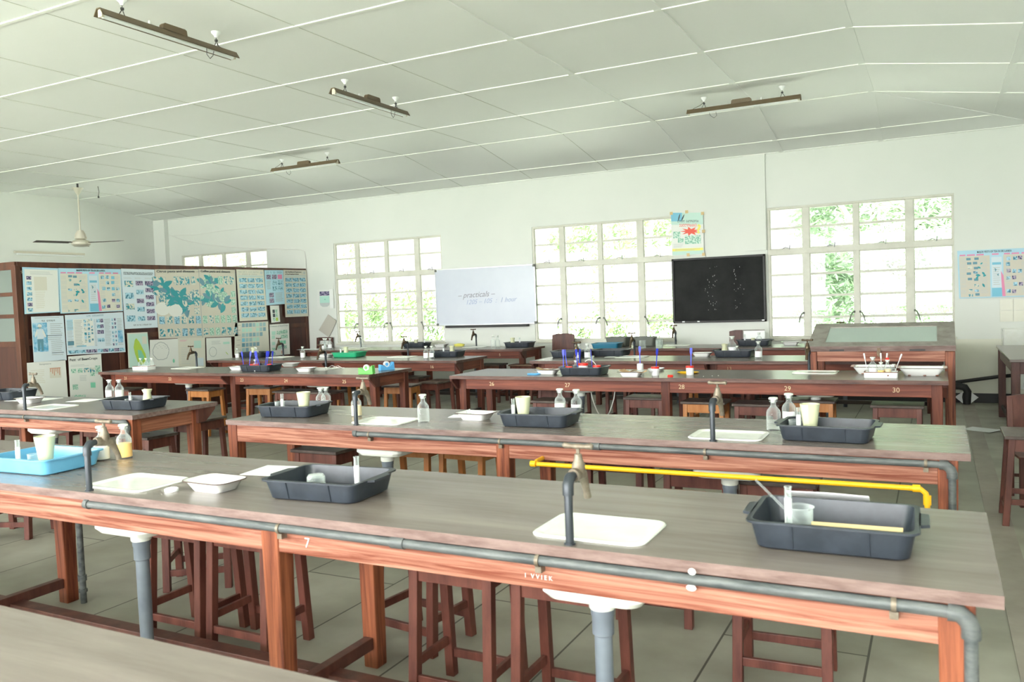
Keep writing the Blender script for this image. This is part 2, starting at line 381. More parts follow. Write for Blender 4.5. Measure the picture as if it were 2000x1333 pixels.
m_ = MB(); m_.box(XL, -13.96, YB-.10, YB, 0, 3.41); struct(m_.build('trim_4', 'wall_paint'))

# windows
WX = [0, .035, .462, .555, 1.106, 1.181, 1.735, 1.836, 2.269, 2.292]
def window(n, x0):
    root = bpy.data.objects.new('window_%d' % n, None); COL.objects.link(root); root['kind'] = 'structure'
    m_ = MB(); ya, yb_ = YB+.01, YB+.07
    for a, b in ((0, 1), (2, 3), (4, 5), (6, 7), (8, 9)): m_.box(x0+WX[a], x0+WX[b], ya, yb_, .865, 2.633)
    m_.box(x0, x0+2.292, ya, yb_, 2.633, ZH); m_.box(x0, x0+2.292, ya-.006, yb_, 2.005, 2.078); m_.box(x0, x0+2.292, ya-.02, yb_, ZS, .865)
    m_.build('window_frame', 'frame_paint', root, bevel=.004)
    g = MB(); b_ = MB()
    for a, b in ((1, 2), (3, 4), (5, 6), (7, 8)):
        xa, xc = x0+WX[a], x0+WX[b]
        for z in (2.366, 1.723, 1.424, 1.127): b_.box(xa, xc, ya+.018, ya+.04, z-.015, z+.015)
        for z0, z1 in ((.865, 2.005), (2.078, 2.633)):
            b_.box(xa, xa+.005, ya+.012, ya+.045, z0, z1); b_.box(xc-.005, xc, ya+.012, ya+.045, z0, z1)
            b_.box(xa, xc, ya+.012, ya+.045, z0, z0+.012); b_.box(xa, xc, ya+.012, ya+.045, z1-.012, z1)
            g.box(xa, xc, ya+.028, ya+.032, z0, z1)
    b_.build('sash_bars', 'frame_paint', root)
    g.build('glass_panes', 'window_glass', root)
    for xx, s in ((WX[2], -1), (WX[4], -1), (WX[5], 1), (WX[7], 1)):
        h = MB(); x = x0+xx+(.0 if s > 0 else 0); h.tube([(x, ya, 1.19), (x, ya-.03, 1.19), (x+s*.02, ya-.04, 1.18), (x+s*.045, ya-.035, 1.13), (x+s*.06, ya-.03, 1.06)], .008, 8)
        h.tube([(x-.012, ya-.01, 1.19), (x+.012, ya-.01, 1.19)], .014, 8)
        h.build('casement_handle', 'grey_plastic', root)
    for a, b in ((1, 2), (3, 4), (5, 6), (7, 8)):
        h = MB(); x = x0+(WX[a]+WX[b])/2; h.tube([(x-.05, ya-.01, 2.085), (x-.01, ya-.025, 2.10), (x+.03, ya-.03, 2.09)], .006, 6); h.tube([(x+.04, ya-.005, 2.07), (x+.05, ya-.03, 2.13)], .006, 6)
        h.build('window_stay', 'aluminium', root)
    s_ = MB(); s_.box(x0-.02, x0+2.31, YB-.03, YB+.02, ZS-.03, ZS); s_.build('window_sill', 'frame_paint', root, bevel=.004)
    return root
for i, x in enumerate(WINX): window(i+1, x)

# outside
m_ = MB(); m_.box(-60, 40, YB+.3, 60, -.9, -.6); struct(m_.build('ground_outside', 'lawn'))
m_ = MB(); m_.box(-60, 40, -40, YR-.3, -.9, -.6); struct(m_.build('ground_courtyard', 'lawn'))
def tree(name, label, cat, base, h, blobs, n, leafmats, size=.16, seed=1, trunk=True, group='trees and shrubs outside the windows'):
    rr = random.Random(seed); t = thing(name, label, cat, base, 0, group)
    if trunk:
        k = MB(); k.tube([(0, 0, 0), (.1, 0, h*.35), (-.05, .1, h*.7), (0, 0, h*.9)], [.16, .13, .09, .04], 8)
        for bx, by_, bz_, br_ in blobs[:6]: k.tube([(0, 0, h*.4), (bx*.5, by_*.5, (bz_+h*.4)/2), (bx*.9, by_*.9, bz_)], [.07, .05, .02], 6)
        k.build('trunk', 'bark', t)
    c = MB(); per = n//len(blobs)
    for bx, by_, bz_, br_ in blobs:
        for i in range(per):
            d = Vector((rr.gauss(0, 1), rr.gauss(0, 1), rr.gauss(0, 1))).normalized()*br_*(rr.random()**.5)
            p = Vector((bx, by_, bz_))+d; q = Vector((rr.gauss(0, 1), rr.gauss(0, 1), rr.gauss(0, .6))).normalized(); s2 = q.cross(Vector((rr.random(), rr.random(), 1))).normalized()
            L = size*(.6+.8*rr.random()); W = L*.28
            c.add([p-q*L/2, p+s2*W/2, p+q*L/2, p-s2*W/2], [(0, 1, 2, 3)], rr.randrange(len(leafmats)))
    c.build('crown', leafmats, t)
    return t
def blobs(cx, cz, rx, rz, n, r, seed, ry=1.0):
    rr = random.Random(seed)
    return [(cx+rr.uniform(-rx, rx), rr.uniform(-ry, ry), cz+rr.uniform(-rz, rz), r*(.6+.7*rr.random())) for _ in range(n)]
tree('leafy_tree', 'broad leafy tree filling the window right of the chalkboard', 'tree', (-.6, 17.5, -.6), 5, blobs(.3, 3.2, 2.3, 2.0, 34, .8, 1), 19000, ['leaf', 'leaf_light', 'leaf'], .20, 11)
tree('leafy_tree', 'leafy tree behind the right edge of the window nearest the wall sink', 'tree', (2.3, 17.5, -.6), 5, blobs(-.6, 2.6, 1.3, 2.0, 22, .75, 21), 13000, ['leaf', 'leaf_light'], .19, 31)
tree('garden_shrub', 'dense garden shrub low behind the display case window', 'shrub', (.3, 15.2, -.6), 2, blobs(.15, 2.0, 1.3, 1.3, 26, .55, 2), 15000, ['leaf', 'leaf_light'], .12, 12, trunk=False)
tree('leafy_tree', 'pale thin tree outside the window between whiteboard and chalkboard', 'tree', (-6.2, 18.5, -.6), 5, blobs(0, 3.7, 2.6, 1.5, 22, .7, 3), 7000, ['leaf_thin', 'leaf_far'], .17, 13)
tree('garden_shrub', 'yellow green shrub outside between whiteboard and chalkboard', 'shrub', (-5.4, 15.5, -.6), 2, blobs(0, 1.5, 1.4, .8, 10, .5, 4), 3500, ['leaf_thin', 'leaf_far'], .13, 14, trunk=False)
tree('climbing_bush', 'tall narrow bush outside the window left of the whiteboard', 'bush', (-13.0, 16.0, -.6), 4, blobs(0, 2.6, .40, 2.0, 14, .45, 5), 3500, ['leaf_far', 'leaf_thin'], .13, 15, trunk=True)
tree('garden_shrub', 'light green shrub low outside the window left of the whiteboard', 'shrub', (-10.4, 14.6, -.6), 2, blobs(0, 1.5, 1.0, .8, 10, .5, 6), 3500, ['leaf_thin', 'leaf_far'], .13, 16, trunk=False)
tree('leafy_tree', 'tree seen through the small window above the poster partition', 'tree', (-17.5, 17.0, -.6), 5, blobs(0, 3.6, 1.6, .9, 10, .5, 8), 1600, ['leaf_thin', 'leaf_far'], .16, 17)

# ------------------------------------------------------------------ laboratory benches
D = .78
def bench(label, x0, x1, yp, s, legs, sinks, group='long laboratory benches', numbers=(), mid_bracket=True, rail='dark_wood'):
    """yp: edge on the water pipe side, s=+1 when that side faces the camera; local y = s*t"""
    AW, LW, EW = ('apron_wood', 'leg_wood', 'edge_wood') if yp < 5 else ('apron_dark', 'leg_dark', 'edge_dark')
    cx = (x0+x1)/2; t = thing('laboratory_bench', label, 'bench', (cx, yp, 0), 0, group)
    L = lambda x: x-cx
    top = MB(); xs = [L(x0)]; 
    for x in sinks: xs += [L(x)-.155, L(x)+.155]
    xs.append(L(x1)); ts = [0, .085, .315, D]
    for i in range(len(xs)-1):
        for j in range(3):
            if i % 2 == 1 and j == 1: continue
            a, b = sorted((s*ts[j], s*ts[j+1])); vs = [(xs[i], a), (xs[i+1], a), (xs[i+1], b), (xs[i], b)]
            top.add([(p[0], p[1], .8) for p in vs], [(0, 1, 2, 3)]); top.add([(p[0], p[1], .768) for p in vs], [(3, 2, 1, 0)], 1)
    for a, b, c, d in [(xs[0], 0, xs[-1], 0), (xs[-1], 0, xs[-1], s*D), (xs[-1], s*D, xs[0], s*D), (xs[0], s*D, xs[0], 0)]:
        top.add([(a, b, .768), (c, d, .768), (c, d, .8), (a, b, .8)], [(0, 1, 2, 3)], 1)
    for x in sinks:
        X = L(x); c4 = [(X-.155, s*.085), (X+.155, s*.085), (X+.155, s*.315), (X-.155, s*.315)]
        for k in range(4): a, b = c4[k], c4[(k+1) % 4]; top.add([(*a, .768), (*b, .768), (*b, .8), (*a, .8)], [(0, 1, 2, 3)], 1)
    bm = None
    o = top.build('tabletop', ['top_wood', EW], t)
    # merge the seams so that the edge can be rounded
    b_ = bmesh.new(); b_.from_mesh(o.data); bmesh.ops.remove_doubles(b_, verts=b_.verts, dist=1e-5); bmesh.ops.dissolve_limit(b_, angle_limit=R(1), verts=b_.verts, edges=b_.edges, delimit={'MATERIAL'})
    bmesh.ops.recalc_face_normals(b_, faces=b_.faces); b_.to_mesh(o.data); b_.free()
    def yb(a, b): return sorted((s*a, s*b))
    ts_ = D-.14     # stool side face of the legs
    lx0, lx1 = L(legs[0]), L(legs[-1])
    for a, b in ((.028, .050), (ts_-.028, ts_-.006)):
        m_ = MB(); m_.box(lx0-.03, lx1+.03, *yb(a, b), .655, .768); m_.build('apron', AW, t, bevel=.003)
    for x in (lx0-.028, lx1+.004):
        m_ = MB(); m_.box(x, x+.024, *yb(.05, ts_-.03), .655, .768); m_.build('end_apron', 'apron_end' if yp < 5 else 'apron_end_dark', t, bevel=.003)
    for x in legs:
        for a, b in ((.022, .102), (ts_-.08, ts_)):
            X = L(x); ya, yb2 = yb(a, b)
            m_ = MB(); tp = .012
            m_.hexa([(X-.034, ya+tp/2, 0), (X+.034, ya+tp/2, 0), (X+.034, yb2-tp/2, 0), (X-.034, yb2-tp/2, 0)], [(X-.04, ya, .768), (X+.04, ya, .768), (X+.04, yb2, .768), (X-.04, yb2, .768)])
            m_.build('leg', LW, t, bevel=.005)
        if mid_bracket or x in (legs[0], legs[-1]):
            X = L(x); sd = -1 if x != legs[-1] else 1; xa = X+sd*.04-(.028 if sd < 0 else 0)
            m_ = MB(); m_.prism([(s*(ts_-.05), .766), (s*(D-.015), .766), (s*(D-.02), .745), (s*(ts_+.02), .66), (s*(ts_-.05), .655)], xa, xa+.028, 'x')
            m_.build('bracket', 'dark_wood', t, bevel=.003)
        m_ = MB(); m_.box(L(x)-.022, L(x)+.022, *yb(.10, ts_-.078), .085, .135); m_.build('cross_rail', rail, t, bevel=.003)
    m_ = MB(); m_.box(lx0, lx1, *yb(.30, .36), .086, .134) if False else m_.box(lx0+.02, lx1-.02, *yb(.275, .345), .055, .10); m_.build('foot_rail', rail, t, bevel=.003)
    for n, x, m in numbers:
        ya = s*(ts_-.006)-.0015 if s < 0 else -.001
        text(n, .054, m, t, frame_m((L(x), ya, .708), (1, 0, 0), (0, 0, 1)), 'seat_number')
    return t
LR = [-4.13, -2.12, .034]
bench('foreground bench whose dusty top fills the lower left corner', -6.2, -.99, .43, 1, [-6.1, -4.13, -2.12, -1.1], [])
b1 = bench('bench with two white sinks, blue tray and yellow gas pipe behind it', -6.3, .13, 2.147, 1, [-6.1, -4.13, -2.12, .034], [-3.02, -.93])
text('7', .05, 'chalk', b1, frame_m((PY(600, 1052, 2.175).x-b1.location.x, .027, .70), (1, 0, 0), (0, 0, 1)), 'lettering')
text('I   V V I E K', .019, 'chalk', b1, frame_m((PY(1050, 1112, 2.17).x-b1.location.x, .027, .69), (1, 0, 0), (0, 0, 1)), 'lettering')
bench('bench with three black trays right across the second row', -4.16, .12, 3.922, 1, LR, [-3.02, -.93])
bench('bench cut by the left picture edge in front of the partition', -9.4, -5.063, 3.922, 1, [-9.3, -7.25, -5.14], [-8.45, -6.27])
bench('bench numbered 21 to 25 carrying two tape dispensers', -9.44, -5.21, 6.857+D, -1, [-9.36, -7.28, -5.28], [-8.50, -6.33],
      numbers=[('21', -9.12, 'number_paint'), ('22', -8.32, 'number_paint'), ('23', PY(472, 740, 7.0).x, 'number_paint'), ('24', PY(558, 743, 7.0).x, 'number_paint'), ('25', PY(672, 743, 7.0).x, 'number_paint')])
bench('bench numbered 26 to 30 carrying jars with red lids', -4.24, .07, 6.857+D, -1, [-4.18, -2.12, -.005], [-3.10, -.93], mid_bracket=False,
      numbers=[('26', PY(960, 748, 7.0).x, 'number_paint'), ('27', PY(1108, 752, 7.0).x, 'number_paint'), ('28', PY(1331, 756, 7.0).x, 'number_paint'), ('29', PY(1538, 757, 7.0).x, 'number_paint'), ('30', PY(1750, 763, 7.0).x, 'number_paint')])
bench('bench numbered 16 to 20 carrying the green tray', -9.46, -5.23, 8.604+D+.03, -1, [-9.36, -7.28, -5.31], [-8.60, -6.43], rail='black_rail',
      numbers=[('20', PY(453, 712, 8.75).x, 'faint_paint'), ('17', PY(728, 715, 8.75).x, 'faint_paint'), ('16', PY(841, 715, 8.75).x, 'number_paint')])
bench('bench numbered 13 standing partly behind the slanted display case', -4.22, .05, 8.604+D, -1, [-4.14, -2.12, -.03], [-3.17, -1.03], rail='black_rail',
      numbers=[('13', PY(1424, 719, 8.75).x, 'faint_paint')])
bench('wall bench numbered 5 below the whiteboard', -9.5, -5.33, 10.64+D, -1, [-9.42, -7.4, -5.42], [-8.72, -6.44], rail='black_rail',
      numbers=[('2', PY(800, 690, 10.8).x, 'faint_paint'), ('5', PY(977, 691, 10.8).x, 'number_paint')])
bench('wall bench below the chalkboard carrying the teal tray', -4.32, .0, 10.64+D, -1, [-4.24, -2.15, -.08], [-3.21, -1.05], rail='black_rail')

# sinks
def sink_mesh(label, cat):
    t = thing('laboratory_sink', label, 'sink')
    m_ = MB(); m_.loft([(.36, .272, .045, .8005), (.362, .274, .046, .804), (.355, .267, .043, .8075), (.335, .247, .04, .808), (.305, .225, .04, .800), (.285, .205, .045, .715), (.24, .165, .05, .695)], cap=False)
    m_.loft([(.24, .165, .05, .695), (.02, .02, .005, .690)], cap=False)
    m_.loft([(.306, .226, .03, .80), (.306, .226, .03, .766), (.33, .24, .045, .764), (.33, .24, .05, .622), (.30, .21, .05, .602), (.10, .08, .03, .596), (.05, .05, .02, .575)], cap=True)
    m_.build('basin', 'porcelain', t)
    m_ = MB(); m_.lathe([(.04, .555), (.043, .56), (.043, .585), (.02, .59)], 16); m_.build('waste_fitting', 'porcelain', t)
    m_ = MB(); m_.lathe([(.026, 0), (.028, .3), (.028, .47), (.034, .475), (.034, .53), (.037, .535), (.037, .558), (.02, .559)], 18); m_.build('drain_pipe', 'pvc', t)
    return t
SK = 0
for lab, x, yp, s in [('white sink behind the tap beside the blue tray', -3.02, 2.147, 1), ('white sink on the nearest pipe bench, between the two black trays', -.93, 2.147, 1),
        ('white sink beside the lone clear bottle on the second row', -3.02, 3.922, 1), ('white sink left of the right black tray on the second row', -.93, 3.922, 1),
        ('white sink on the left bench of the second row behind the gooseneck tap', -6.27, 3.922, 1), ('white sink on the left bench of the second row, hidden left one', -8.45, 3.922, 1),
        ('white sink above the number 22', -8.50, 7.637, -1), ('white sink above the numbers 24 and 25', -6.33, 7.637, -1),
        ('white sink on the bench 26 to 30 behind the black tray with brushes', -3.10, 7.637, -1), ('white sink above the number 29', -.93, 7.637, -1),
        ('white sink near the number 20', -8.60, 9.414, -1), ('white sink above the number 16', -6.43, 9.414, -1),
        ('white sink on bench 13 left of the enamel dish', -3.17, 9.384, -1), ('white sink on bench 13 behind the display case', -1.03, 9.384, -1),
        ('white sink under the window at the left wall bench', -8.72, 11.42, -1), ('white sink below the whiteboard', -6.44, 11.42, -1),
        ('white sink below the left corner of the chalkboard', -3.21, 11.42, -1), ('white sink below the right window behind the display case', -1.05, 11.42, -1)]:
    place('sink', sink_mesh, (x, yp+s*.20, 0), 0 if s > 0 else math.pi, lab, 'sink', 'white inset sinks')

# taps: pipe on the bench edge, bib tap leaning over the sink
def tap_mesh(brass):
    def f(label, cat):
        t = thing('water_tap', label, 'tap')
        p = MB(); p.tube([(0, 0, .8), (0, 0, .965), (0, .006, .982), (0, .018, .992), (0, .045, .994)], .0125, 12); p.tube([(0, 0, .945), (0, 0, .975), (0, .012, .990), (0, .022, .993)], .0165, 12); p.tube([(0, 0, .8), (0, 0, .806)], .017, 12)
        p.build('stand_pipe', 'dark_pipe', t)
        b = MB(); b.tube([(0, .04, .994), (0, .058, .994)], .019, 12)
        b.tube([(0, .055, .990), (0, .085, .990), (0, .105, .985), (0, .125, .960), (0, .14, .925), (0, .145, .905)], [.016, .020, .018, .013, .011, .012], 12)
        b.lathe([(.018, .985), (.021, 1.0), (.019, 1.02), (.013, 1.035), (.0105, 1.05), (.006, 1.052)], 14, c=(0, .082, 0))
        b.build('tap_body', brass, t)
        h = MB(); h.tube([(0, .082, 1.05), (0, .082, 1.072)], .006, 8)
        h.tube([(-.048, .082, 1.074), (-.042, .082, 1.075), (-.02, .082, 1.073), (0, .082, 1.073), (.02, .082, 1.073), (.042, .082, 1.075), (.048, .082, 1.074)], [.006, .010, .0065, .009, .0065, .010, .006], 10)
        h.build('tap_handle', brass, t)
        return t
    return f
for lab, x, yp, s, rz, k in [('brass tap beside the blue tray', -3.094, 2.175, 1, 0, 'a'), ('large brass tap standing before the front sink', -.957, 2.175, 1, 0, 'a'),
        ('brass tap on the second row beside the yellow liquid bottle', -3.116, 3.955, 1, 0, 'a'), ('brass tap on the second row under the number 28', -.969, 3.955, 1, -.1, 'a'),
        ('brass tap before the posters of bean crop pests', -6.338, 3.955, 1, 0, 'a'), ('brass tap before the far left picture edge of the second row', -8.5, 3.955, 1, 0, 'a'),
        ('dark tap standing before the beige leaf drawings poster', -8.53, 7.61, -1, 0, 'b'), ('dark tap behind the looped white cable', -6.40, 7.61, -1, 0, 'b'),
        ('dark tap behind the tray of blue brushes', -3.17, 7.61, -1, 0, 'b'), ('dark tap at the left edge of the display case', -1.003, 7.61, -1, 0, 'b'),
        ('dark tap before the bean crop diseases poster', -8.70, 9.39, -1, 0, 'b'), ('dark tap rising before the far black tray by the left window', -6.454, 9.39, -1, 0, 'b'),
        ('dark tap behind a blue brush before the grey bins', -3.199, 9.36, -1, 0, 'b'), ('dark tap hidden behind the display case', -1.03, 9.36, -1, 0, 'b'),
        ('dark tap silhouetted against the window left of the whiteboard', -8.794, 11.39, -1, 0, 'b'), ('dark tap below the whiteboard', -6.516, 11.39, -1, 0, 'b'),
        ('dark tap below the left corner of the chalkboard', -3.281, 11.39, -1, 0, 'b'), ('dark tap whose handle shows above the display case', -1.10, 11.39, -1, 0, 'b')]:
    place('tap'+k, tap_mesh('brass' if k == 'a' else 'dark_brass'), (x, yp, 0), (0 if s > 0 else math.pi)+rz, lab, 'tap', 'taps standing on the bench edges')

# water pipes along the aprons (rows one and two)
def supply(label, x0, x1, yf, clamps):
    t = thing('water_pipe', label, 'pipe', (x1, yf, 0), 0, 'grey pipes along the bench aprons')
    r = .0155; y = .004; a = x0-x1
    m_ = MB(); m_.tube([(a, .03, .768), (a, .02, .760), (a+.012, y, .752), (a+.03, y, .752), (-.075, y, .748), (-.04, y, .746), (-.022, y, .733), (-.014, y, .715), (-.012, y, .69), (-.012, y, 0)], r, 12)
    m_.tube([(-.06, y, .7475), (-.035, y, .746), (-.018, y, .73), (-.012, y, .712), (-.012, y, .69)], r+.006, 12)
    m_.tube([(a+.03, y, .752), (a+.012, y, .752), (a, .02, .758)], r+.005, 12)
    for q in (.52, ): m_.tube([(a*q, y, .750), (a*q+.05, y, .750)], r+.004, 12)
    m_.build('pipe_run', 'steel_pipe', t)
    for c in clamps:
        k = MB(); k.tube([(c-x1-.006, y, .7495), (c-x1+.006, y, .7495)], r+.004, 12); k.box(c-x1-.010, c-x1+.010, y-.004, y+.026, .712, .731); k.build('pipe_clamp', 'brass', t)
    return t
supply('thick grey pipe along the front apron of the nearest sink bench', -3.094, .075, 2.147, [-2.05, -1.05, -.1])
supply('grey pipe along the apron of the second row right bench', -3.116, .062, 3.922, [-3.0, -2.12, -1.0, -.05])
supply('grey pipe along the apron of the second row left bench', -8.5, -5.115, 3.922, [-7.2, -6.3])
m_ = MB(); a, b = PY(1042, 911, 3.80), PY(1790, 959, 3.80)
m_.tube([(a.x-.02, 3.99, .667), (a.x-.012, 3.86, .667), (a.x+.02, 3.80, .667), (b.x-.03, 3.80, .667), (b.x+.015, 3.80, .665), (b.x+.035, 3.80, .648), (b.x+.04, 3.80, .62), (b.x+.04, 3.80, .35), (b.x+.04, 3.90, .12), (b.x+.04, 3.95, 0)], .0115, 12)
for c in ((a.x+.0), (b.x+.0)): m_.tube([(c-.015, 3.80, .667), (c+.015, 3.80, .667)], .016, 12)
m_.tube([(b.x+.04, 3.80, .64), (b.x+.04, 3.80, .60)], .016, 12)
tag(m_.build('gas_pipe', 'yellow_paint'), 'bright yellow gas pipe running behind the nearest sink bench', 'pipe')
m_ = MB(); q = P(164, 1178, 0); m_.tube([(q.x, q.y, 0), (q.x, q.y, .655)], .016, 12); m_.tube([(q.x, q.y, .12), (q.x, q.y, .15)], .022, 12); m_.tube([(q.x, q.y, .06), (q.x, q.y, .075)], .022, 12)
tag(m_.build('stand_pipe', 'steel_pipe'), 'thin grey upright pipe against the rear left leg of the nearest sink bench', 'pipe')

# ------------------------------------------------------------------ stools
def stool_mesh(wood, seat):
    def f(label, cat):
        t = thing('wooden_stool', label, 'stool')
        m_ = MB(); m_.box(-.195, .195, -.142, .142, .548, .57)
        s_ = m_.build('seat', seat, t, bevel=.005)
        k = MB(); k.loft([(.075, .022, .011, .5702), (.073, .020, .010, .5708)], cap=True); k.build('hand_slot', 'black_paint', s_)
        for sx in (-1, 1):
            for sy in (-1, 1):
                m_ = MB(); xt, yt, xb_, yb_ = sx*.158, sy*.098, sx*.162, sy*.135; w_ = .019
                m_.hexa([(xb_-w_, yb_-w_, 0), (xb_+w_, yb_-w_, 0), (xb_+w_, yb_+w_, 0), (xb_-w_, yb_+w_, 0)], [(xt-w_, yt-w_, .549), (xt+w_, yt-w_, .549), (xt+w_, yt+w_, .549), (xt-w_, yt+w_, .549)])
                m_.build('leg', wood, t, bevel=.003)
        for sy in (-1, 1):
            m_ = MB(); m_.bar((-.145, sy*.103, .508), (.145, sy*.103, .508), .018, .075); m_.build('apron', wood, t, bevel=.002)
            m_ = MB(); m_.bar((-.145, sy*.129, .10), (.145, sy*.129, .10), .018, .034); m_.build('rung', wood, t, bevel=.002)
        for sx in (-1, 1):
            m_ = MB(); m_.bar((sx*.160, -.085, .508), (sx*.160, .085, .508), .018, .075); m_.build('apron', wood, t, bevel=.002)
            m_ = MB(); m_.bar((sx*.162, -.115, .155), (sx*.162, .115, .155), .018, .034); m_.build('rung', wood, t, bevel=.002)
        return t
    return f
GS = 'wooden stools tucked under the benches'
def stool(x, y, rz, lab, k='d'):
    w_, s_ = {'d': ('stool_wood', 'stool_seat'), 'o': ('orange_wood', 'stool_seat'), 'b': ('stool_wood', 'brown_seat')}[k]
    return place('stool'+k, stool_mesh(w_, s_), (x, y, 0), rz, lab, 'stool', GS)
stool(-3.13, 2.715, 0, 'reddish stool just right of the left drain pipe under the nearest sink bench')
stool(-2.735, 2.715, 0, 'reddish stool against the middle leg of the nearest sink bench')
stool(-1.61, 2.66, 0, 'reddish stool under the nearest sink bench, third along from the left drain pipe')
stool(-1.17, 2.65, 0, 'reddish stool beside the right drain pipe of the nearest sink bench')
stool(-2.08, 3.06, R(-8), 'weathered stool behind the rear middle leg of the nearest sink bench')
stool(-3.68, 3.25, R(35), 'turned weathered stool in the aisle behind the left drain pipe')
stool(-.54, 3.28, R(3), 'dark stool at the lower right between the nearest two benches')
stool(-5.75, 3.50, R(20), 'stool at the left picture edge whose feet show below the blue tray')
stool(-1.18, 3.74, R(2), 'brown topped stool pulled out before the second row, under the yellow pipe', 'b')
stool(-.72, 4.30, R(0), 'dark topped stool under the second row behind the yellow pipe')
stool(-1.16, 4.45, R(0), 'stool under the second row right of three thin dark legs')
stool(-3.68, 4.34, R(0), 'dark topped stool under the left end of the second row right bench')
stool(-3.24, 4.74, R(4), 'orange stool under the second row just right of the drain', 'o')
stool(-2.80, 4.76, R(-5), 'orange stool under the second row, the right one of the orange pair there', 'o')
stool(-1.72, 4.70, R(0), 'dark stool behind the middle of the yellow gas pipe')
stool(-5.55, 4.42, R(-2), 'weathered stool under the right end of the second row left bench')
stool(-5.84, 5.20, R(90), 'tall looking dark stool in the aisle behind the second row left bench')
stool(-6.45, 4.72, 0, 'dark stool right of the grey drain above the blue tray')
stool(-6.92, 4.70, 0, 'dark stool left of the grey drain above the blue tray')
stool(-7.75, 4.80, 0, 'dark stool under the second row at the left picture edge')
stool(-9.22, 7.10, 0, 'dark stool under the number 21')
stool(-8.02, 7.27, 0, 'orange stool under the number 22', 'o')
stool(-7.40, 7.62, R(6), 'orange stool half hidden behind the leg left of number 23', 'o')
stool(-6.62, 7.28, 0, 'dark stool under the number 24, left one of the pair')
stool(-6.14, 7.26, 0, 'dark stool left below the number 25')
stool(-5.62, 8.02, R(8), 'orange stool showing its pale top under the end of bench 25', 'o')
stool(-5.42, 8.48, R(88), 'dark stool in the aisle behind the end of bench 25')
stool(-3.20, 7.04, 0, 'dark stool between the numbers 26 and 27')
stool(-2.42, 7.42, 0, 'dark stool left of the middle leg of the bench 26 to 30')
stool(-1.82, 7.22, 0, 'orange stool under the number 28', 'o')
stool(-1.36, 7.16, 0, 'dark stool between the numbers 28 and 29')
stool(-.96, 7.46, 0, 'orange stool below the number 29', 'o')
stool(-.29, 7.28, 0, 'dark stool under the number 30')
stool(-3.62, 8.02, R(10), 'dark stool in the aisle behind the number 26')
for i, (x, y, k) in enumerate([(-2.95, 8.85, 'd'), (-2.55, 8.95, 'o'), (-3.5, 8.9, 'd'), (-1.6, 8.86, 'd'), (-8.0, 8.9, 'd'), (-7.0, 8.86, 'o'), (-6.1, 8.95, 'd'), (-8.9, 8.88, 'd')]):
    stool(x, y, 0, ['dark stool under bench 13 behind the hanging cable', 'orange stool under bench 13 right of the hanging cable', 'dark stool under the left end of bench 13', 'dark stool under bench 13 behind the orange stool of number 28',
          'dark stool under the bench of the green tray behind number 22', 'orange stool under the bench of the green tray behind number 23', 'dark stool under the number 16', 'dark stool under the number 20'][i], k)
for x, y, l in [(-5.40, 10.83, 'brown topped stool at the right end of wall bench 5'), (-5.95, 10.86, 'dark stool under the number 5'), (-2.4, 10.9, 'dark stool under the chalkboard bench behind bench 13'), (-3.6, 10.88, 'dark stool under the left end of the chalkboard bench'), (-8.0, 10.9, 'dark stool under the left window wall bench')]:
    stool(x, y, 0, l, 'b' if 'brown' in l else 'd')
stool(.50, 6.04, R(90), 'dark stool standing at the right picture edge')

# ------------------------------------------------------------------ trays
def tray_mesh(matn, w_, d_, h, handles=True, ribs=True, r=.035):
    def f(label, cat):
        t = thing('plastic_tray', label, 'tray'); a = .05
        m_ = MB(); m_.loft([(w_-a-.02, d_-a-.02, r, .0), (w_-a, d_-a, r, .006), (w_-.022, d_-.022, r, h-.008), (w_-.022, d_-.022, r, h-.006), (w_, d_, r, h-.006), (w_, d_, r, h), (w_-.03, d_-.03, r, h), (w_-a-.006, d_-a-.006, r, .012), (w_-a-.03, d_-a-.03, r, .006)])
        if ribs:
            for sx in (-.22, .22):
                for s in (-1, 1): m_.hexa([(sx*w_-.003, s*(d_-a)/2, .008), (sx*w_+.003, s*(d_-a)/2, .008), (sx*w_+.003, s*((d_-a)/2+.004), .008), (sx*w_-.003, s*((d_-a)/2+.004), .008)],
                            [(sx*w_-.003, s*(d_-.022)/2, h-.006), (sx*w_+.003, s*(d_-.022)/2, h-.006), (sx*w_+.003, s*((d_-.022)/2+.005), h-.006), (sx*w_-.003, s*((d_-.022)/2+.005), h-.006)])
        m_.build('tray_body', matn, t)
        if handles:
            for s in (-1, 1):
                k = MB(); k.prism([(s*(w_/2-.004), -.07), (s*(w_/2-.004), .07), (s*(w_/2+.022), .055), (s*(w_/2+.022), -.055)], h-.008, h, 'z'); k.build('handle', matn, t)
        return t
    return f
GT = 'black plastic trays on the benches'
def tray(kind, p, rz, label, group=None):
    K = {'black': ('black_plastic', .43, .31, .078), 'blue': ('blue_plastic', .44, .33, .075, False, False), 'green': ('green_plastic', .43, .32, .07, False, False),
         'teal': ('teal_plastic', .40, .30, .075, False, False), 'grey': ('grey_plastic', .34, .26, .13, False, False), 'deep': ('black_plastic', .44, .32, .085)}[kind]
    return place('tray'+kind, tray_mesh(*K), p, rz, label, 'tray', group or (GT if kind == 'black' else None))
def mid(a, b, z=.8): p, q = P(*a), P(*b); return ((p.x+q.x)/2, (p.y+q.y)/2, z)
def at(u, v, dx=0, dy=0, z=.8): p = P(u, v, z); return (p.x+dx, p.y+dy, z)
place('traydeep', tray_mesh('black_plastic', .44, .325, .082), (-.265, 2.460, .8), R(1), 'large black tray with beaker and ruler near the right end of the nearest sink bench', 'tray', GT)
q = P(665, 990); r0 = (q.x-.165, q.y+.145, .8)
tray('black', r0, R(4), 'black tray holding an upturned glass jar on the nearest sink bench')
q = P(84, 932); tb = (q.x-.195, q.y+.14, .8)
tray('blue', tb, R(2), 'light blue tray at the left end of the nearest sink bench')
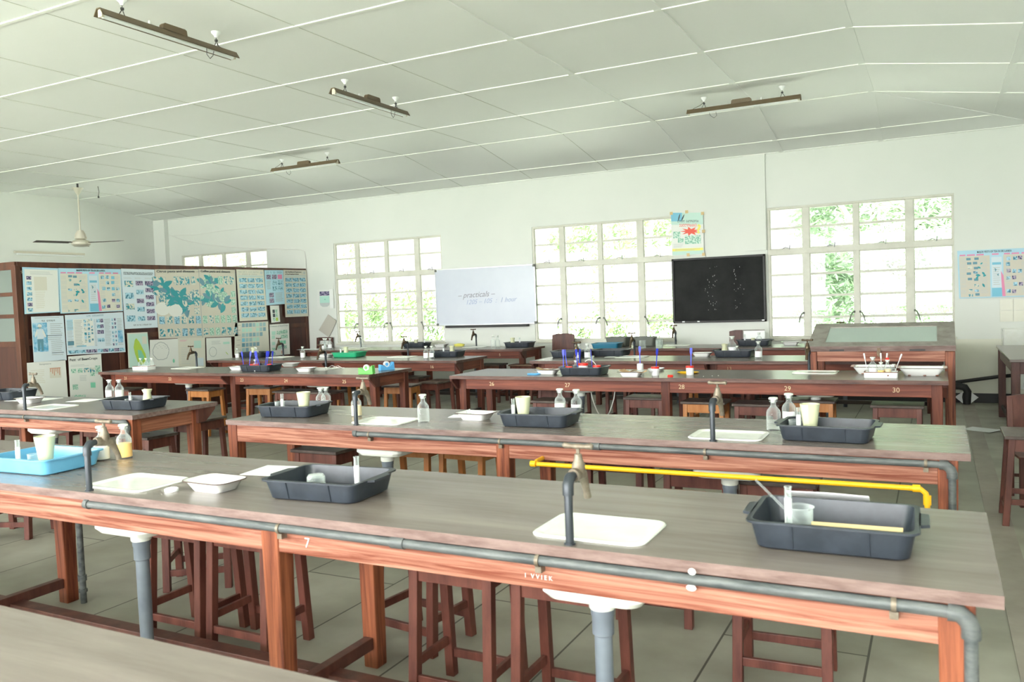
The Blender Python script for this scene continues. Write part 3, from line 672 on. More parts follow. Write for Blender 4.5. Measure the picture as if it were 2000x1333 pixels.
# row two
q = P(590, 819); t21 = (q.x-.19, q.y+.145, .8); tray('black', t21, R(8), 'black tray at the left end of the second row right bench')
q = P(1096, 839); t22 = (q.x-.185, q.y+.135, .8); tray('black', t22, R(3), 'black tray with cream cup in the middle of the second row right bench')
q = P(1695, 870); t23 = (q.x-.185, q.y+.14, .8); tray('black', t23, R(-3), 'black tray with cream cup near the right end of the second row')
q = P(268, 803.5); t24 = (q.x-.19, q.y+.135, .8); tray('black', t24, R(6), 'black tray on the second row left bench before the posters')
q = P(12, 784); tray('black', (q.x-.19, q.y+.14, .8), R(5), 'black tray cut by the left picture edge')
# rows three to five
q = P(515, 727.5); t31 = (q.x-.17, q.y+.14, .8); tray('black', t31, R(6), 'black tray full of blue brushes above the number 23')
q = P(1168, 735.5); t32 = (q.x-.19, q.y+.15, .8); tray('black', t32, R(2), 'black tray with red lidded jars above the number 27')
q = P(500, 699); t41 = (q.x-.12, q.y+.12, .8); tray('black', t41, R(5), 'black tray with bottles behind the blue brushes')
q = P(691, 699); tg = (q.x-.19, q.y+.15, .8); tray('green', tg, R(5), 'green tray on the fourth row bench')
q = P(887, 698.5); t42 = (q.x-.19, q.y+.15, .8); tray('black', t42, R(6), 'black tray with cream cup at the end of the bench 16')
q = P(1125, 699.5); t43 = (q.x-.14, q.y+.15, .8); tray('black', t43, R(4), 'black tray behind the brush tray on bench 13')
tray('black', (t43[0]+.46, t43[1]+.20, .8), R(-3), 'second black tray behind white bottles on bench 13')
q = P(1466, 699); t44 = (q.x-.20, q.y+.15, .8); tray('black', t44, R(0), 'black tray with clear bottle below the chalkboard on bench 13')
q = P(826, 679.5); t51 = (q.x-.20, q.y+.13, .8); tray('black', t51, R(4), 'far black tray below the window left of the whiteboard')
q = P(1030, 679.5); t52 = (q.x-.20, q.y+.15, .8); tray('black', t52, R(4), 'far black tray above the number 5')
q = P(1205, 682); t53 = (q.x-.19, q.y+.14, .8); tray('teal', t53, R(3), 'teal blue tray on the chalkboard bench')
q = P(1218, 677); tray('grey', (q.x-.10, 11.20, .8), R(-6), 'grey bin behind the teal tray', 'grey plastic bins')
q = P(1250, 677); tray('grey', (q.x+.04, 11.18, .8), R(6), 'grey bin right of the dark tap behind the teal tray', 'grey plastic bins')
q = P(1500, 676.5); t54 = (q.x-.19, q.y+.14, .8); tray('black', t54, R(-1), 'far black tray below the chalkboard corner')

# ------------------------------------------------------------------ glassware and small things
def bottle_mesh(body='glass', lab_=True, fill=None, stop='stopper', open_=False):
    def f(label, cat):
        t = thing('reagent_bottle', label, 'bottle'); r = .034
        m_ = MB(); m_.lathe([(r-.004, 0), (r, .004), (r, .088), (r-.004, .10), (.016, .116), (.0125, .122), (.0125, .136), (.019, .140), (.019, .145)]+([(.014, .146), (.009, .136), (.009, .12), (r-.006, .094), (r-.004, .008), (.002, .005)] if open_ else []), 20)
        m_.build('bottle_body', body, t)
        if stop:
            m_ = MB(); m_.lathe([(.010, .135), (.012, .147), (.013, .150), (.022, .152), (.022, .160), (.018, .162)], 16); m_.build('stopper', stop, t)
        if lab_:
            m_ = MB(); n = 10; R1 = r+.0008
            pts = [(R1*math.sin(a), -R1*math.cos(a)) for a in [R(-62)+R(124)*i/n for i in range(n+1)]]
            m_.add([(x, y, .018) for x, y in pts]+[(x, y, .072) for x, y in pts], [(i, i+1, n+2+i, n+1+i) for i in range(n)], 0, True); m_.build('paper_label', 'label_paper', t)
        if fill:
            m_ = MB(); m_.lathe([(r-.003, .004), (r+.0003, .006), (r+.0003, .070), (r-.002, .0705)], 20); m_.build('liquid', fill, t)
        return t
    return f
def bottle(kind, p, label, rz=.2, sc_=1):
    K = {'clear': dict(), 'label': dict(), 'plain': dict(lab_=False), 'orange': dict(lab_=False, fill='orange_liquid'), 'yellow': dict(lab_=False, fill='yellow_liquid'), 'white': dict(fill='liquid')}[kind]
    if kind in ('clear',): K = dict(lab_=False)
    o = place('bottle'+kind, bottle_mesh(**K), p, rz, label, 'bottle', 'glass reagent bottles on the benches')
    o.scale = (sc_,)*3; return o
def cup_mesh(inv=False):
    def f(label, cat):
        t = thing('measuring_cup', label, 'cup')
        prof = [(.025, 0), (.026, .002), (.045, .152), (.043, .152), (.024, .005), (.003, .004)] if not inv else [(.042, 0), (.042, .003), (.026, .105), (.036, .128), (.036, .133), (.003, .134)]
        m_ = MB(); m_.lathe(prof, 24)
        if not inv:
            for i in range(2, 4): m_.v[i*24+18] = (m_.v[i*24+18][0], m_.v[i*24+18][1]*1.22, m_.v[i*24+18][2]+.003)
        m_.build('cup_body', 'cream_plastic', t)
        if inv:
            m_ = MB(); m_.tube([(-.02, -.012, .134), (0, -.02, .138), (.02, -.012, .134)], .003, 6); m_.build('lip', 'cream_plastic', t)
        return t
    return f
def cup(p, label, inv=False, rz=0, sc_=1):
    o = place('cup%d' % inv, cup_mesh(inv), p, rz, label, 'measuring cup', 'cream plastic measuring cups'); o.scale = (sc_,)*3; return o
def tube_mesh(label, cat):
    t = thing('test_tube', label, 'test tube')
    m_ = MB(); m_.lathe([(.003, 0), (.009, .006), (.010, .012), (.010, .135), (.0115, .138), (.0115, .14), (.008, .139), (.008, .012), (.002, .005)], 14); m_.build('glass_tube', 'glass', t)
    m_ = MB(); m_.lathe([(.0103, .02), (.0107, .02), (.0107, .105), (.0103, .105)], 14); m_.build('paper_label', 'label_paper', t)
    return t
def ttube(p, label, rz=0, sc_=1):
    o = place('ttube', tube_mesh, p, rz, label, 'test tube', 'test tubes standing in the trays'); o.scale = (sc_,)*3; return o
def beaker_mesh(label, cat):
    t = thing('glass_beaker', label, 'beaker')
    m_ = MB(); m_.lathe([(.034, 0), (.037, .004), (.037, .085), (.041, .09), (.039, .091), (.035, .086), (.035, .006), (.003, .005)], 22); m_.build('beaker_body', 'glass', t); return t
def beaker(p, label, sc_=1):
    o = place('beaker', beaker_mesh, p, 0, label, 'beaker', 'glass beakers in the trays'); o.scale = (sc_,)*3; return o
def dish_mesh(w_, d_, h, rim='enamel_rim', rust=False):
    def f(label, cat):
        t = thing('enamel_dish', label, 'dish')
        m_ = MB(); m_.loft([(w_*.62, d_*.60, .02, 0), (w_*.66, d_*.64, .025, .003), (w_*.88, d_*.86, .035, h-.004), (w_, d_, .045, h), (w_, d_, .045, h+.0022), (w_*.86, d_*.84, .035, h), (w_*.64, d_*.61, .025, .006), (w_*.5, d_*.45, .02, .005)])
        m_.build('dish_body', 'enamel', t)
        m_ = MB(); m_.loft([(w_+.001, d_+.001, .045, h-.001), (w_+.0045, d_+.0045, .046, h+.001), (w_+.001, d_+.001, .045, h+.003), (w_-.004, d_-.004, .044, h+.0026)], cap=False); m_.build('rim', rim, t)
        if rust:
            m_ = MB()
            for x in (-.12, .03, .15): m_.lathe([(.002, 0), (.012, .001), (.010, .006), (.001, .007)], 8, c=(x*w_*2, -d_*.325, .002))
            m_.build('rust_chip', 'rust', t)
        return t
    return f
GD = 'white enamel dishes on the benches'
def dish(p, rz, label, big=False):
    return place('dish%d' % big, dish_mesh(.36, .25, .062, rust=True) if big else dish_mesh(.235, .165, .042), p, rz, label, 'dish', GD)
def paper(p, w_, d_, rz, label, m='white_paper', th=.0012, lift=0):
    k = MB(); n = 6
    for i in range(n):
        x0, x1 = -w_/2+w_*i/n, -w_/2+w_*(i+1)/n; f_ = lambda x: lift*(abs(x)/(w_/2))**2
        k.hexa([(x0, -d_/2, f_(x0)), (x1, -d_/2, f_(x1)), (x1, d_/2, f_(x1)), (x0, d_/2, f_(x0))], [(x0, -d_/2, th+f_(x0)), (x1, -d_/2, th+f_(x1)), (x1, d_/2, th+f_(x1)), (x0, d_/2, th+f_(x0))])
    o = k.build('paper_sheet', m); o.location = p; o.rotation_euler = (0, 0, rz); return tag(o, label, 'paper')
def inside(t, dx, dy, z=.807): return (t[0]+dx, t[1]+dy, z)

# nearest sink bench
cup(inside(tb, .04, -.02), 'cream measuring cup standing in the light blue tray', rz=0)
ttube(inside(tb, -.06, -.09), 'test tube in the light blue tray')
beaker(inside(tb, -.02, -.04), 'glass beaker behind the cup in the light blue tray', .75)
p = P(205, 899); bottle('white', (p.x-.02, p.y, .8), 'white filled bottle behind the brass tap beside the blue tray', sc_=1.05)
p = P(232, 897); bottle('orange', (p.x, p.y+.035, .8), 'bottle with orange liquid beside the blue tray', sc_=1.05)
p = P(403, 962); dish((p.x, p.y+.045, .8), R(-2), 'white enamel dish in front of the paper on the nearest sink bench')
m_ = MB(); m_.lathe([(.026, 0), (.027, .002), (.027, .010), (.024, .012), (.022, .012), (.021, .005), (.002, .004)], 24)
o = tag(m_.build('jar_lid', 'white_plastic'), 'white round lid lying in front of the enamel dish', 'lid'); p = P(327, 962); o.location = (p.x, p.y+.02, .8)
p = mid((458, 940), (590, 912)); paper((p[0]+.02, p[1]+.06, .8), .30, .20, R(8), 'white paper sheet left of the black tray with the upturned jar')
m_ = MB(); m_.lathe([(.030, .0), (.032, .003), (.032, .052), (.026, .060), (.003, .062), (.002, .058), (.022, .056), (.029, .05), (.029, .002)], 24)
o = tag(m_.build('glass_jar', 'glass'), 'upturned glass jar in a black tray', 'jar'); o.location = inside(r0, -.05, -.02, .811); o.scale = (1.1,)*3
m_ = MB(); m_.box(-.10, .10, -.012, .012, 0, .003); o = tag(m_.build('wooden_strip', 'ruler_wood'), 'wooden strip under the upturned glass jar', 'wooden strip'); o.location = inside(r0, -.02, -.02, .8065); o.rotation_euler = (0, 0, R(5))
ttube(inside(r0, .115, .02), 'test tube at the right end of the tray with the upturned jar')
tr = (-.265, 2.460, .8)
ttube(inside(tr, -.125, .005), 'test tube crossed by a glass rod in the large black tray')
beaker(inside(tr, -.09, -.02), 'beaker in the large black tray', 1.0)
m_ = MB(); a, b = PY(1476, 938, 2.40), Vector((tr[0]-.055, 2.44, .812)); m_.tube([a, b], .0035, 8)
tag(m_.build('glass_rod', 'glass'), 'long glass rod leaning in the large black tray', 'rod')
m_ = MB(); m_.box(-.115, .115, -.013, .013, 0, .003); o = tag(m_.build('wooden_ruler', 'ruler_wood'), 'wooden ruler in the large black tray', 'ruler'); q = PY(1672, 1034, 2.375); o.location = (q.x, q.y, q.z); o.rotation_euler = (R(35), R(-1), R(-1))
p = PY(1616, 970, 2.66); m_ = MB(); k_ = 8
for i in range(k_):
    xa, xb2 = p.x-.118+.236*i/k_, p.x-.118+.236*(i+1)/k_; f_ = lambda x: .005*math.cos((x-p.x)*26)
    m_.hexa([(xa, 2.648+f_(xa), .889), (xb2, 2.648+f_(xb2), .889), (xb2, 2.80, .801), (xa, 2.80, .801)], [(xa, 2.650+f_(xa), .892), (xb2, 2.650+f_(xb2), .892), (xb2, 2.802, .803), (xa, 2.802, .803)])
tag(m_.build('paper_sheet', 'white_paper'), 'white paper sheet leaning on the rear rim of the large black tray', 'paper')
m_ = MB(); m_.lathe([(.001, 0), (.009, .002), (.012, .006), (.006, .012), (.001, .013)], 9)
for i, (u, v, z) in enumerate([(1352, 1117, .768), (1351, 1148, .715)]):
    q = PY(u, v, 2.128 if i == 0 else 2.165); k = m_.build('paper_scrap', 'white_paper'); k.location = (q.x, 2.131 if i == 0 else 2.166, q.z); k.rotation_euler = (R(90), 0, 0); k.scale = (1.2 if i else .9, .8, 1)
    tag(k, ['small white scrap stuck above the front pipe', 'larger white scrap stuck below the front pipe'][i], 'scrap')
# second row
cup(inside(t21, .10, -.02), 'cream measuring cup in the leftmost tray of the second row right bench')
ttube(inside(t21, -.06, -.05), 'test tube left of the cream cup in the leftmost tray')
beaker(inside(t21, -.13, .0), 'beaker in the leftmost tray of the second row right bench', .9)
p = P(602, 806); bottle('plain', (p.x+.03, p.y+.1, .8), 'bottle hidden behind the cream cup of the leftmost tray')
p = P(634, 802); bottle('label', (p.x, p.y+.02, .8), 'labelled bottle at the right side of the leftmost tray')
p = P(693, 814); bottle('yellow', (p.x, p.y+.02, .8), 'bottle with yellow liquid left of the brass tap on the second row')
p = P(824, 826); bottle('clear', (p.x, p.y+.02, .8), 'lone clear bottle standing before the sink on the second row', sc_=1.05)
p = P(925, 821); dish((p.x, p.y+.03, .8), R(-4), 'enamel dish in the middle of the second row')
m_ = MB(); m_.lathe([(.012, 0), (.013, .002), (.013, .05), (.011, .05), (.010, .004), (.001, .003)], 14); o = tag(m_.build('glass_vial', 'glass'), 'small glass vial leaning in the enamel dish', 'vial'); o.location = (p.x-.045, p.y+.04, .81); o.rotation_euler = (0, R(-18), 0)
p = P(893, 816); paper((p.x, p.y+.06, .8), .15, .12, R(14), 'white paper under the enamel dish of the second row')
cup(inside(t22, -.10, -.02), 'cream measuring cup in the middle tray of the second row')
ttube(inside(t22, -.16, -.03), 'test tube left of the cream cup in the middle tray')
beaker(inside(t22, -.15, .06), 'beaker lying at the back of the middle tray', .6)
p = PY(1094, 790, 4.62); bottle('white', (p.x, 4.62, .8), 'left one of two bottles behind the middle tray')
p = PY(1126, 790, 4.60); bottle('label', (p.x, 4.60, .8), 'right one of two bottles behind the middle tray')
cup(inside(t23, -.08, -.0), 'cream measuring cup in the right tray of the second row', sc_=1.03)
ttube(inside(t23, -.13, -.02), 'test tube beside the cup in the right tray of the second row')
beaker(inside(t23, -.155, .03), 'beaker in the right tray of the second row', .8)
p = P(1510, 842); bottle('clear', (p.x, p.y+.02, .8), 'front one of two bottles left of the right tray', sc_=1.05)
p = P(1536, 834); bottle('label', (p.x+.005, p.y+.06, .8), 'rear one of two bottles left of the right tray', sc_=1.05)
cup(inside(t24, .09, .04), 'upturned cream cup in the tray before the posters', inv=True)
ttube(inside(t24, .01, -.05), 'test tube in the tray before the posters', sc_=.85)
beaker(inside(t24, -.05, -.02), 'beaker in the tray before the posters', .7)
p = P(205, 780); bottle('label', (p.x, p.y+.05, .8), 'left one of two bottles before the bean crop poster')
p = P(224, 780); bottle('white', (p.x, p.y+.05, .8), 'right one of two bottles before the bean crop poster')
p = P(54, 788); dish((p.x, p.y+.02, .8), R(2), 'enamel dish beside the tap before the posters')
paper(mid((20, 786), (110, 776)), .42, .24, R(6), 'paper under the enamel dish beside the posters')
p = mid((120, 789), (195, 779)); paper((p[0], p[1]+.04, .8), .22, .20, R(10), 'white paper behind the sink before the posters')
# third row
p = P(275, 723); cd_ = (p.x, p.y+.05, .8)
def caddy(p, w_, d_, lab, rz=0):
    t = thing('enamel_caddy', lab, 'tray', p, rz)
    m_ = MB(); m_.loft([(w_, d_, .012, 0), (w_+.002, d_+.002, .012, .002), (w_+.004, d_+.004, .012, .044), (w_-.004, d_-.004, .010, .044), (w_-.006, d_-.006, .01, .006), (w_-.03, d_-.03, .01, .005)]); m_.build('caddy_body', 'enamel', t)
    m_ = MB(); m_.loft([(w_+.005, d_+.005, .012, .042), (w_+.007, d_+.007, .012, .045), (w_-.002, d_-.002, .012, .047)], cap=False); m_.build('rim', 'rust', t)
    m_ = MB(); m_.lathe([(.001, 0), (.006, .001), (.001, .002)], 8, c=(w_*.22, 0, 0)); k = m_.build('rust_chip', 'rust', t); k.location = (0, -d_/2-.003, .02); k.rotation_euler = (R(90), 0, 0)
    return t
caddy(cd_, .26, .14, 'white enamel tray with three bottles above the number 21', R(4))
for i, dx in enumerate((-.07, .01, .09)): bottle('plain', (cd_[0]+dx, cd_[1]+.01+.02*i, .807), ['left', 'middle', 'right'][i]+' clear bottle of three in front of the island map', sc_=.85)
brush_def = lambda: None
def brush_mesh(label, cat):
    t = thing('plastic_spatula', label, 'spatula')
    m_ = MB(); m_.hexa([(-.003, -.002, 0), (.003, -.002, 0), (.003, .002, 0), (-.003, .002, 0)], [(-.004, -.002, .10), (.004, -.002, .10), (.004, .002, .10), (-.004, .002, .10)])
    m_.hexa([(-.004, -.002, .10), (.004, -.002, .10), (.004, .002, .10), (-.004, .002, .10)], [(-.011, -.0015, .125), (.011, -.0015, .125), (.011, .0015, .125), (-.011, .0015, .125)])
    m_.box(-.011, .011, -.0015, .0015, .125, .165); m_.build('blade', 'blue_brush', t); return t
def brush(p, tilt, rz, lab):
    o = place('brush', brush_mesh, p, rz, lab, 'spatula', 'blue plastic spatulas'); o.rotation_euler = (0, tilt, rz); return o
def jar_mesh(label, cat):
    t = thing('specimen_jar', label, 'jar')
    m_ = MB(); m_.lathe([(.031, 0), (.033, .003), (.033, .060), (.030, .064), (.028, .07)], 20); m_.build('jar_body', 'white_plastic', t)
    m_ = MB(); m_.lathe([(.034, .062), (.036, .063), (.036, .077), (.034, .079), (.002, .080)], 20); m_.build('lid', 'red_plastic', t); return t
def jar(p, lab, sc_=1):
    o = place('jar', jar_mesh, p, 0, lab, 'jar', 'white jars with red lids'); o.scale = (sc_,)*3; return o
for i, (dx, dy, l) in enumerate([(-.10, -.03, 'leftmost red lidded jar in the tray above number 23'), (.02, -.10, 'front red lidded jar in the tray above number 23'), (.13, .0, 'rightmost red lidded jar in the tray above number 23'), (-.16, .08, 'rear left red lidded jar in the tray above number 23')]):
    jar(inside(t31, dx, dy), l, .95)
bottle('plain', inside(t31, -.04, -.05), 'clear bottle among the red lidded jars above number 23', sc_=.8)
for i, (u, tl) in enumerate([(474, -.12), (482, .16), (495, -.10), (498, .05), (503, -.25), (510, .2), (521, .2), (528, .12)]):
    q = P(u, 716, .86); brush((q.x, t31[1]-.06+.03*(i % 3), .868), tl, .2*i, ['blue spatula at the left end of the brush tray', 'second blue spatula from the left, leaning right', 'third blue spatula from the left in the brush tray', 'upright blue spatula in the middle of the brush tray',
          'strongly leaning blue spatula in the middle of the brush tray', 'blue spatula behind the front red lid', 'blue spatula left of the rightmost red lid', 'blue spatula at the right end of the brush tray'][i])
p = P(455, 724); dish((p.x+.02, p.y+.07, .8), R(3), 'enamel dish left of the brush tray')
p = P(556, 718); dish((p.x, p.y+.10, .8), R(3), 'enamel dish behind the brush tray')
p = P(588, 727); dish((p.x+.01, p.y+.07, .8), R(7), 'enamel dish above the number 24')
m_ = MB(); pts = [P(635, 717, .81), P(640, 719, .81), P(648, 714.5, .825), P(656, 717, .812), P(664, 719, .808), P(655, 718.5, .808), P(648, 719.5, .808), P(660, 714.8, .826), P(668, 719, .808), P(674, 719, .806)]
sm = []
for i in range(len(pts)-1):
    for k in range(4): sm.append(pts[i].lerp(pts[i+1], k/4))
m_.tube(sm, .0035, 6); tag(m_.build('cable', 'white_wire'), 'looped white cable lying on bench 21 to 25', 'cable')
def dispenser(p, rz, matn, lab):
    t = thing('tape_dispenser', lab, 'tape dispenser', p, rz, 'tape dispensers')
    m_ = MB(); m_.prism([(-.085, 0), (.085, 0), (.080, .085), (.070, .088), (.035, .045), (-.005, .030), (-.040, .052), (-.060, .060), (-.078, .066), (-.083, .06)], -.03, .03, 'y'); m_.build('dispenser_body', matn, t, bevel=.003)
    m_ = MB(); m_.lathe([(.018, -.012), (.033, -.012), (.033, .012), (.018, .012), (.018, -.012)], 24); k = m_.build('tape_roll', 'white_plastic', t); k.location = (0, 0, .064); k.rotation_euler = (R(90), 0, 0)
    m_ = MB(); m_.lathe([(.003, -.013), (.018, -.013), (.018, .013), (.003, .013)], 20); k = m_.build('hub', matn, t); k.location = (0, 0, .064); k.rotation_euler = (R(90), 0, 0)
    return t
p = P(713, 731); dispenser((p.x, p.y+.03, .8), R(8), 'lime_plastic', 'lime green tape dispenser above the number 25')
p = P(753, 723.5); dispenser((p.x, p.y+.02, .8), R(62), 'sky_plastic', 'light blue tape dispenser behind the green one')
# bench 26 to 30
p = P(1065, 732); dA = (p.x, p.y+.06, .8); dish(dA, R(3), 'enamel dish with brown paper left of the jar tray')
paper((dA[0]-.02, dA[1], .838), .17, .12, R(12), 'crumpled brown paper in the dish left of the jar tray', 'brown_paper', lift=.025)
p = P(1228, 737); dB = (p.x+.0, p.y+.07, .8); dish(dB, R(1), 'enamel dish with brown paper right of the jar tray')
paper((dB[0]-.03, dB[1]+.01, .838), .14, .11, R(-10), 'brown paper piece in the dish right of the jar tray', 'brown_paper', lift=.02)
paper((dB[0]+.10, dB[1]-.03, .838), .10, .09, R(25), 'brown paper piece hanging over the dish rim', 'brown_paper', lift=.015)
m_ = MB(); m_.loft([(.12, .075, .03, 0), (.13, .085, .035, .006), (.125, .08, .035, .012)]); o = tag(m_.build('blue_dish', 'sky_plastic'), 'flat blue dish left of the paper filled dish', 'dish'); p = P(1040, 733); o.location = (p.x-.01, p.y+.05, .8)
jar(inside(t32, .0, -.03), 'large red lidded jar in the middle of the jar tray above number 27', 1.3)
jar(inside(t32, -.13, -.06), 'low red lidded jar at the left of the jar tray', .95)
jar(inside(t32, .13, -.02), 'red lidded jar at the right of the jar tray', 1.05)
bottle('plain', inside(t32, -.10, .03), 'clear bottle behind the left jar of the jar tray', sc_=.75)
for i, (u, tl, y) in enumerate([(1110, .02, -.06), (1114, -.12, -.02), (1135, -.05, -.03), (1139, .08, -.03), (1163, -.12, -.02)]):
    q = P(u, 712, .89); brush((q.x, t32[1]+y, .872), tl, .4*i, ['blue spatula at the left of the jar tray', 'blue spatula leaning left in the jar tray', 'left blue spatula of two in the large red lidded jar', 'right blue spatula of two in the large red lidded jar', 'blue spatula in the right jar of the jar tray'][i])
m_ = MB(); q = P(1135, 705, .93); pts = [(t32[0]+.0+.02*i, t32[1]+.02, .92+.018*i-.0045*i*i) for i in range(7)]; m_.tube(pts, .004, 6); tag(m_.build('rubber_hose', 'white_wire'), 'short white hose curving out of the jar tray', 'hose')
p = P(1393-.0, 731) if False else P(1278, 734.5); pj = (p.x, p.y+.03, .8); jar(pj, 'white jar with red lid standing before the blue spatula above number 28', 1.0); brush((pj[0]+.01, pj[1], .875), .10, .9, 'thin blue spatula in the jar next to the red lid')
p = P(1346, 733); pk = (p.x, p.y+.03, .8); jar(pk, 'white jar with red lid in front of the yellow dish', 1.0); brush((pk[0]+.01, pk[1], .872), .03, 0, 'wide blue spatula in the jar before the yellow dish')
p = P(1248, 728); m_ = MB(); m_.lathe([(.028, 0), (.03, .003), (.030, .075), (.026, .08), (.002, .081)], 18); o = tag(m_.build('plastic_bottle', 'white_plastic'), 'white plastic tub behind the brown paper dish', 'tub'); o.location = (p.x, p.y+.04, .8); brush((p.x, p.y+.04, .875), 0, 0, 'wide blue spatula in the white tub')
m_ = MB(); m_.loft([(.10, .14, .02, 0), (.13, .17, .03, .025), (.125, .165, .03, .025), (.09, .13, .02, .004)]); o = tag(m_.build('plastic_dish', 'white_plastic'), 'small white plastic dish right of the white tub', 'dish'); p = P(1258, 727); o.location = (p.x+.08, p.y+.12, .8)
m_ = MB(); m_.lathe([(.001, 0), (.020, .0005), (.021, .012), (.019, .014), (.001, .0145)], 18); o = tag(m_.build('jar_lid', 'red_plastic'), 'loose red lid lying above the number 28', 'lid'); p = P(1308, 737); o.location = (p.x, p.y+.02, .8); o.scale = (1.2,)*3
m_ = MB(); m_.loft([(.14, .05, .025, 0), (.20, .075, .037, .012), (.19, .07, .035, .016), (.13, .04, .02, .006)]); o = tag(m_.build('yellow_dish', 'yellow_plastic'), 'oval yellow dish behind the red lidded jar', 'dish'); p = P(1341, 731); o.location = (p.x, p.y+.05, .8)
p = P(1545, 731); m_ = MB(); m_.lathe([(.001, 0), (.006, .002), (.001, .004)], 6)
for i, (u, v) in enumerate([(1374, 736), (1391, 735), (1403, 734.5)]):
    k = m_.build('paper_scrap', 'white_paper'); q = P(u, v); k.location = (q.x, q.y, .8); tag(k, ['tiny white scrap right of the yellow dish', 'tiny white scrap left of the number 29', 'tiny white scrap nearest the number 29'][i], 'scrap')
p = P(1720, 739); cb = (p.x+.0, p.y+.08, .8); caddy(cb, .24, .15, 'white enamel tray packed with reagent bottles above number 30')
for i, (dx, dy, k, s_) in enumerate([(-.06, -.01, 'label', .95), (.0, -.02, 'orange', .7), (.045, .02, 'yellow', .8), (.09, -.01, 'plain', .6)]):
    bottle(k, (cb[0]+dx, cb[1]+dy, .807), ['tallest bottle in the packed enamel tray', 'short bottle with brown label in the packed enamel tray', 'bottle behind the short one in the packed enamel tray', 'smallest bottle at the right of the packed enamel tray'][i], sc_=s_)
def pip_mesh(label, cat):
    t = thing('plastic_pipette', label, 'pipette'); m_ = MB(); m_.lathe([(.001, 0), (.0025, .002), (.003, .09), (.006, .10), (.0065, .135), (.002, .14)], 10); m_.build('pipette_body', 'white_plastic', t); return t
for i, (dx, tl) in enumerate([(-.105, -.15), (.0, -.02), (.03, .1), (.10, .35)]):
    o = place('pip', pip_mesh, (cb[0]+dx, cb[1]+.03, .85), 0, ['pipette at the left end of the packed enamel tray', 'upright pipette in the packed enamel tray', 'pipette beside the red bottle cap', 'pipette leaning out on the right of the packed enamel tray'][i], 'pipette', 'plastic pipettes'); o.rotation_euler = (0, tl, 0)
m_ = MB(); m_.lathe([(.012, 0), (.013, .001), (.013, .02), (.002, .021)], 14); o = tag(m_.build('bottle_cap', 'red_plastic'), 'red cap on a bottle in the packed enamel tray', 'cap'); o.location = (cb[0]+.045, cb[1]+.02, .932)
p = P(1800, 735.5); dish((p.x, p.y+.10, .8), R(0), 'large enamel dish at the right end of bench 30', True)
p = P(1690, 733); dish((p.x+.06, p.y+.14, .8), R(2), 'large enamel dish behind the packed enamel tray', True)
# fourth row
for i, (dx, dy, k) in enumerate([(-.20, -.17, 'white'), (.12, -.10, 'white'), (.0, .0, 'plain')]):
    bottle(k, (t41[0]+dx, t41[1]+dy, .8 if i == 0 else .807), ['bottle left in front of the tray behind the brushes', 'bottle right in the tray behind the brushes', 'clear bottle in the tray behind the brushes'][i], sc_=.9)
cup(inside(t41, -.06, .02), 'upturned cream cup in the tray behind the brushes', inv=True)
p = P(590, 699.5); bottle('white', (p.x, p.y+.02, .8), 'labelled bottle right of the dark tap on the fourth row')
p = P(630, 699); dish((p.x, p.y+.07, .8), R(3), 'enamel dish left of the green tray')
paper(mid((610, 702), (650, 700)), .26, .16, R(5), 'pale blue paper before the green tray', 'label_paper')
cup(inside(tg, -.06, .0), 'upturned cream cup in the green tray', inv=True); ttube(inside(tg, -.13, -.03), 'test tube in the green tray')
m_ = MB(); m_.box(-.05, .05, -.03, .03, 0, .05); o = tag(m_.build('plastic_box', 'white_plastic'), 'white box in the green tray', 'box'); o.location = inside(tg, .06, .04)
p = P(830, 701); bottle('white', (p.x, p.y+.03, .8), 'left one of two labelled bottles beside the fourth row tap'); p = P(838.5, 701); bottle('label', (p.x+.01, p.y+.05, .8), 'right one of two labelled bottles beside the fourth row tap')
cup(inside(t42, .09, -.03), 'upturned cream cup in the tray at the end of bench 16', inv=True); ttube(inside(t42, -.03, -.05), 'test tube in the tray at the end of bench 16')
m_ = MB(); m_.box(-.03, .03, -.02, .02, 0, .045); o = tag(m_.build('plastic_box', 'white_plastic'), 'small white box beside the test tube of bench 16', 'box'); o.location = inside(t42, .02, .02)
p = P(1125, 701); bottle('white', (p.x+.0, p.y+.03, .8), 'white bottle left behind the jar tray'); p = P(1146, 702); bottle('label', (p.x, p.y+.03, .8), 'white labelled bottle right behind the jar tray', sc_=1.1)
bottle('plain', inside(t43, .1, .05), 'clear bottle in the left black tray of bench 13', sc_=.9)
p = P(1368, 697.5); dish((p.x, p.y+.08, .8), R(0), 'enamel dish left of the black tray on bench 13')
cup(inside(t44, -.11, .0), 'upturned cream cup in the tray on bench 13', inv=True); bottle('label', inside(t44, -.04, .06), 'tall clear bottle in the tray on bench 13', sc_=1.35); bottle('plain', inside(t44, .03, -.02), 'small clear bottle in the tray on bench 13', sc_=.7)
p = P(1481, 701.5); bottle('label', (p.x, p.y+.02, .8), 'labelled bottle standing right of the tray on bench 13', sc_=1.15)
p = P(1225, 697); paper((p.x, p.y, .8), .5, .2, R(2), 'white paper lying on bench 13 left of the sink')
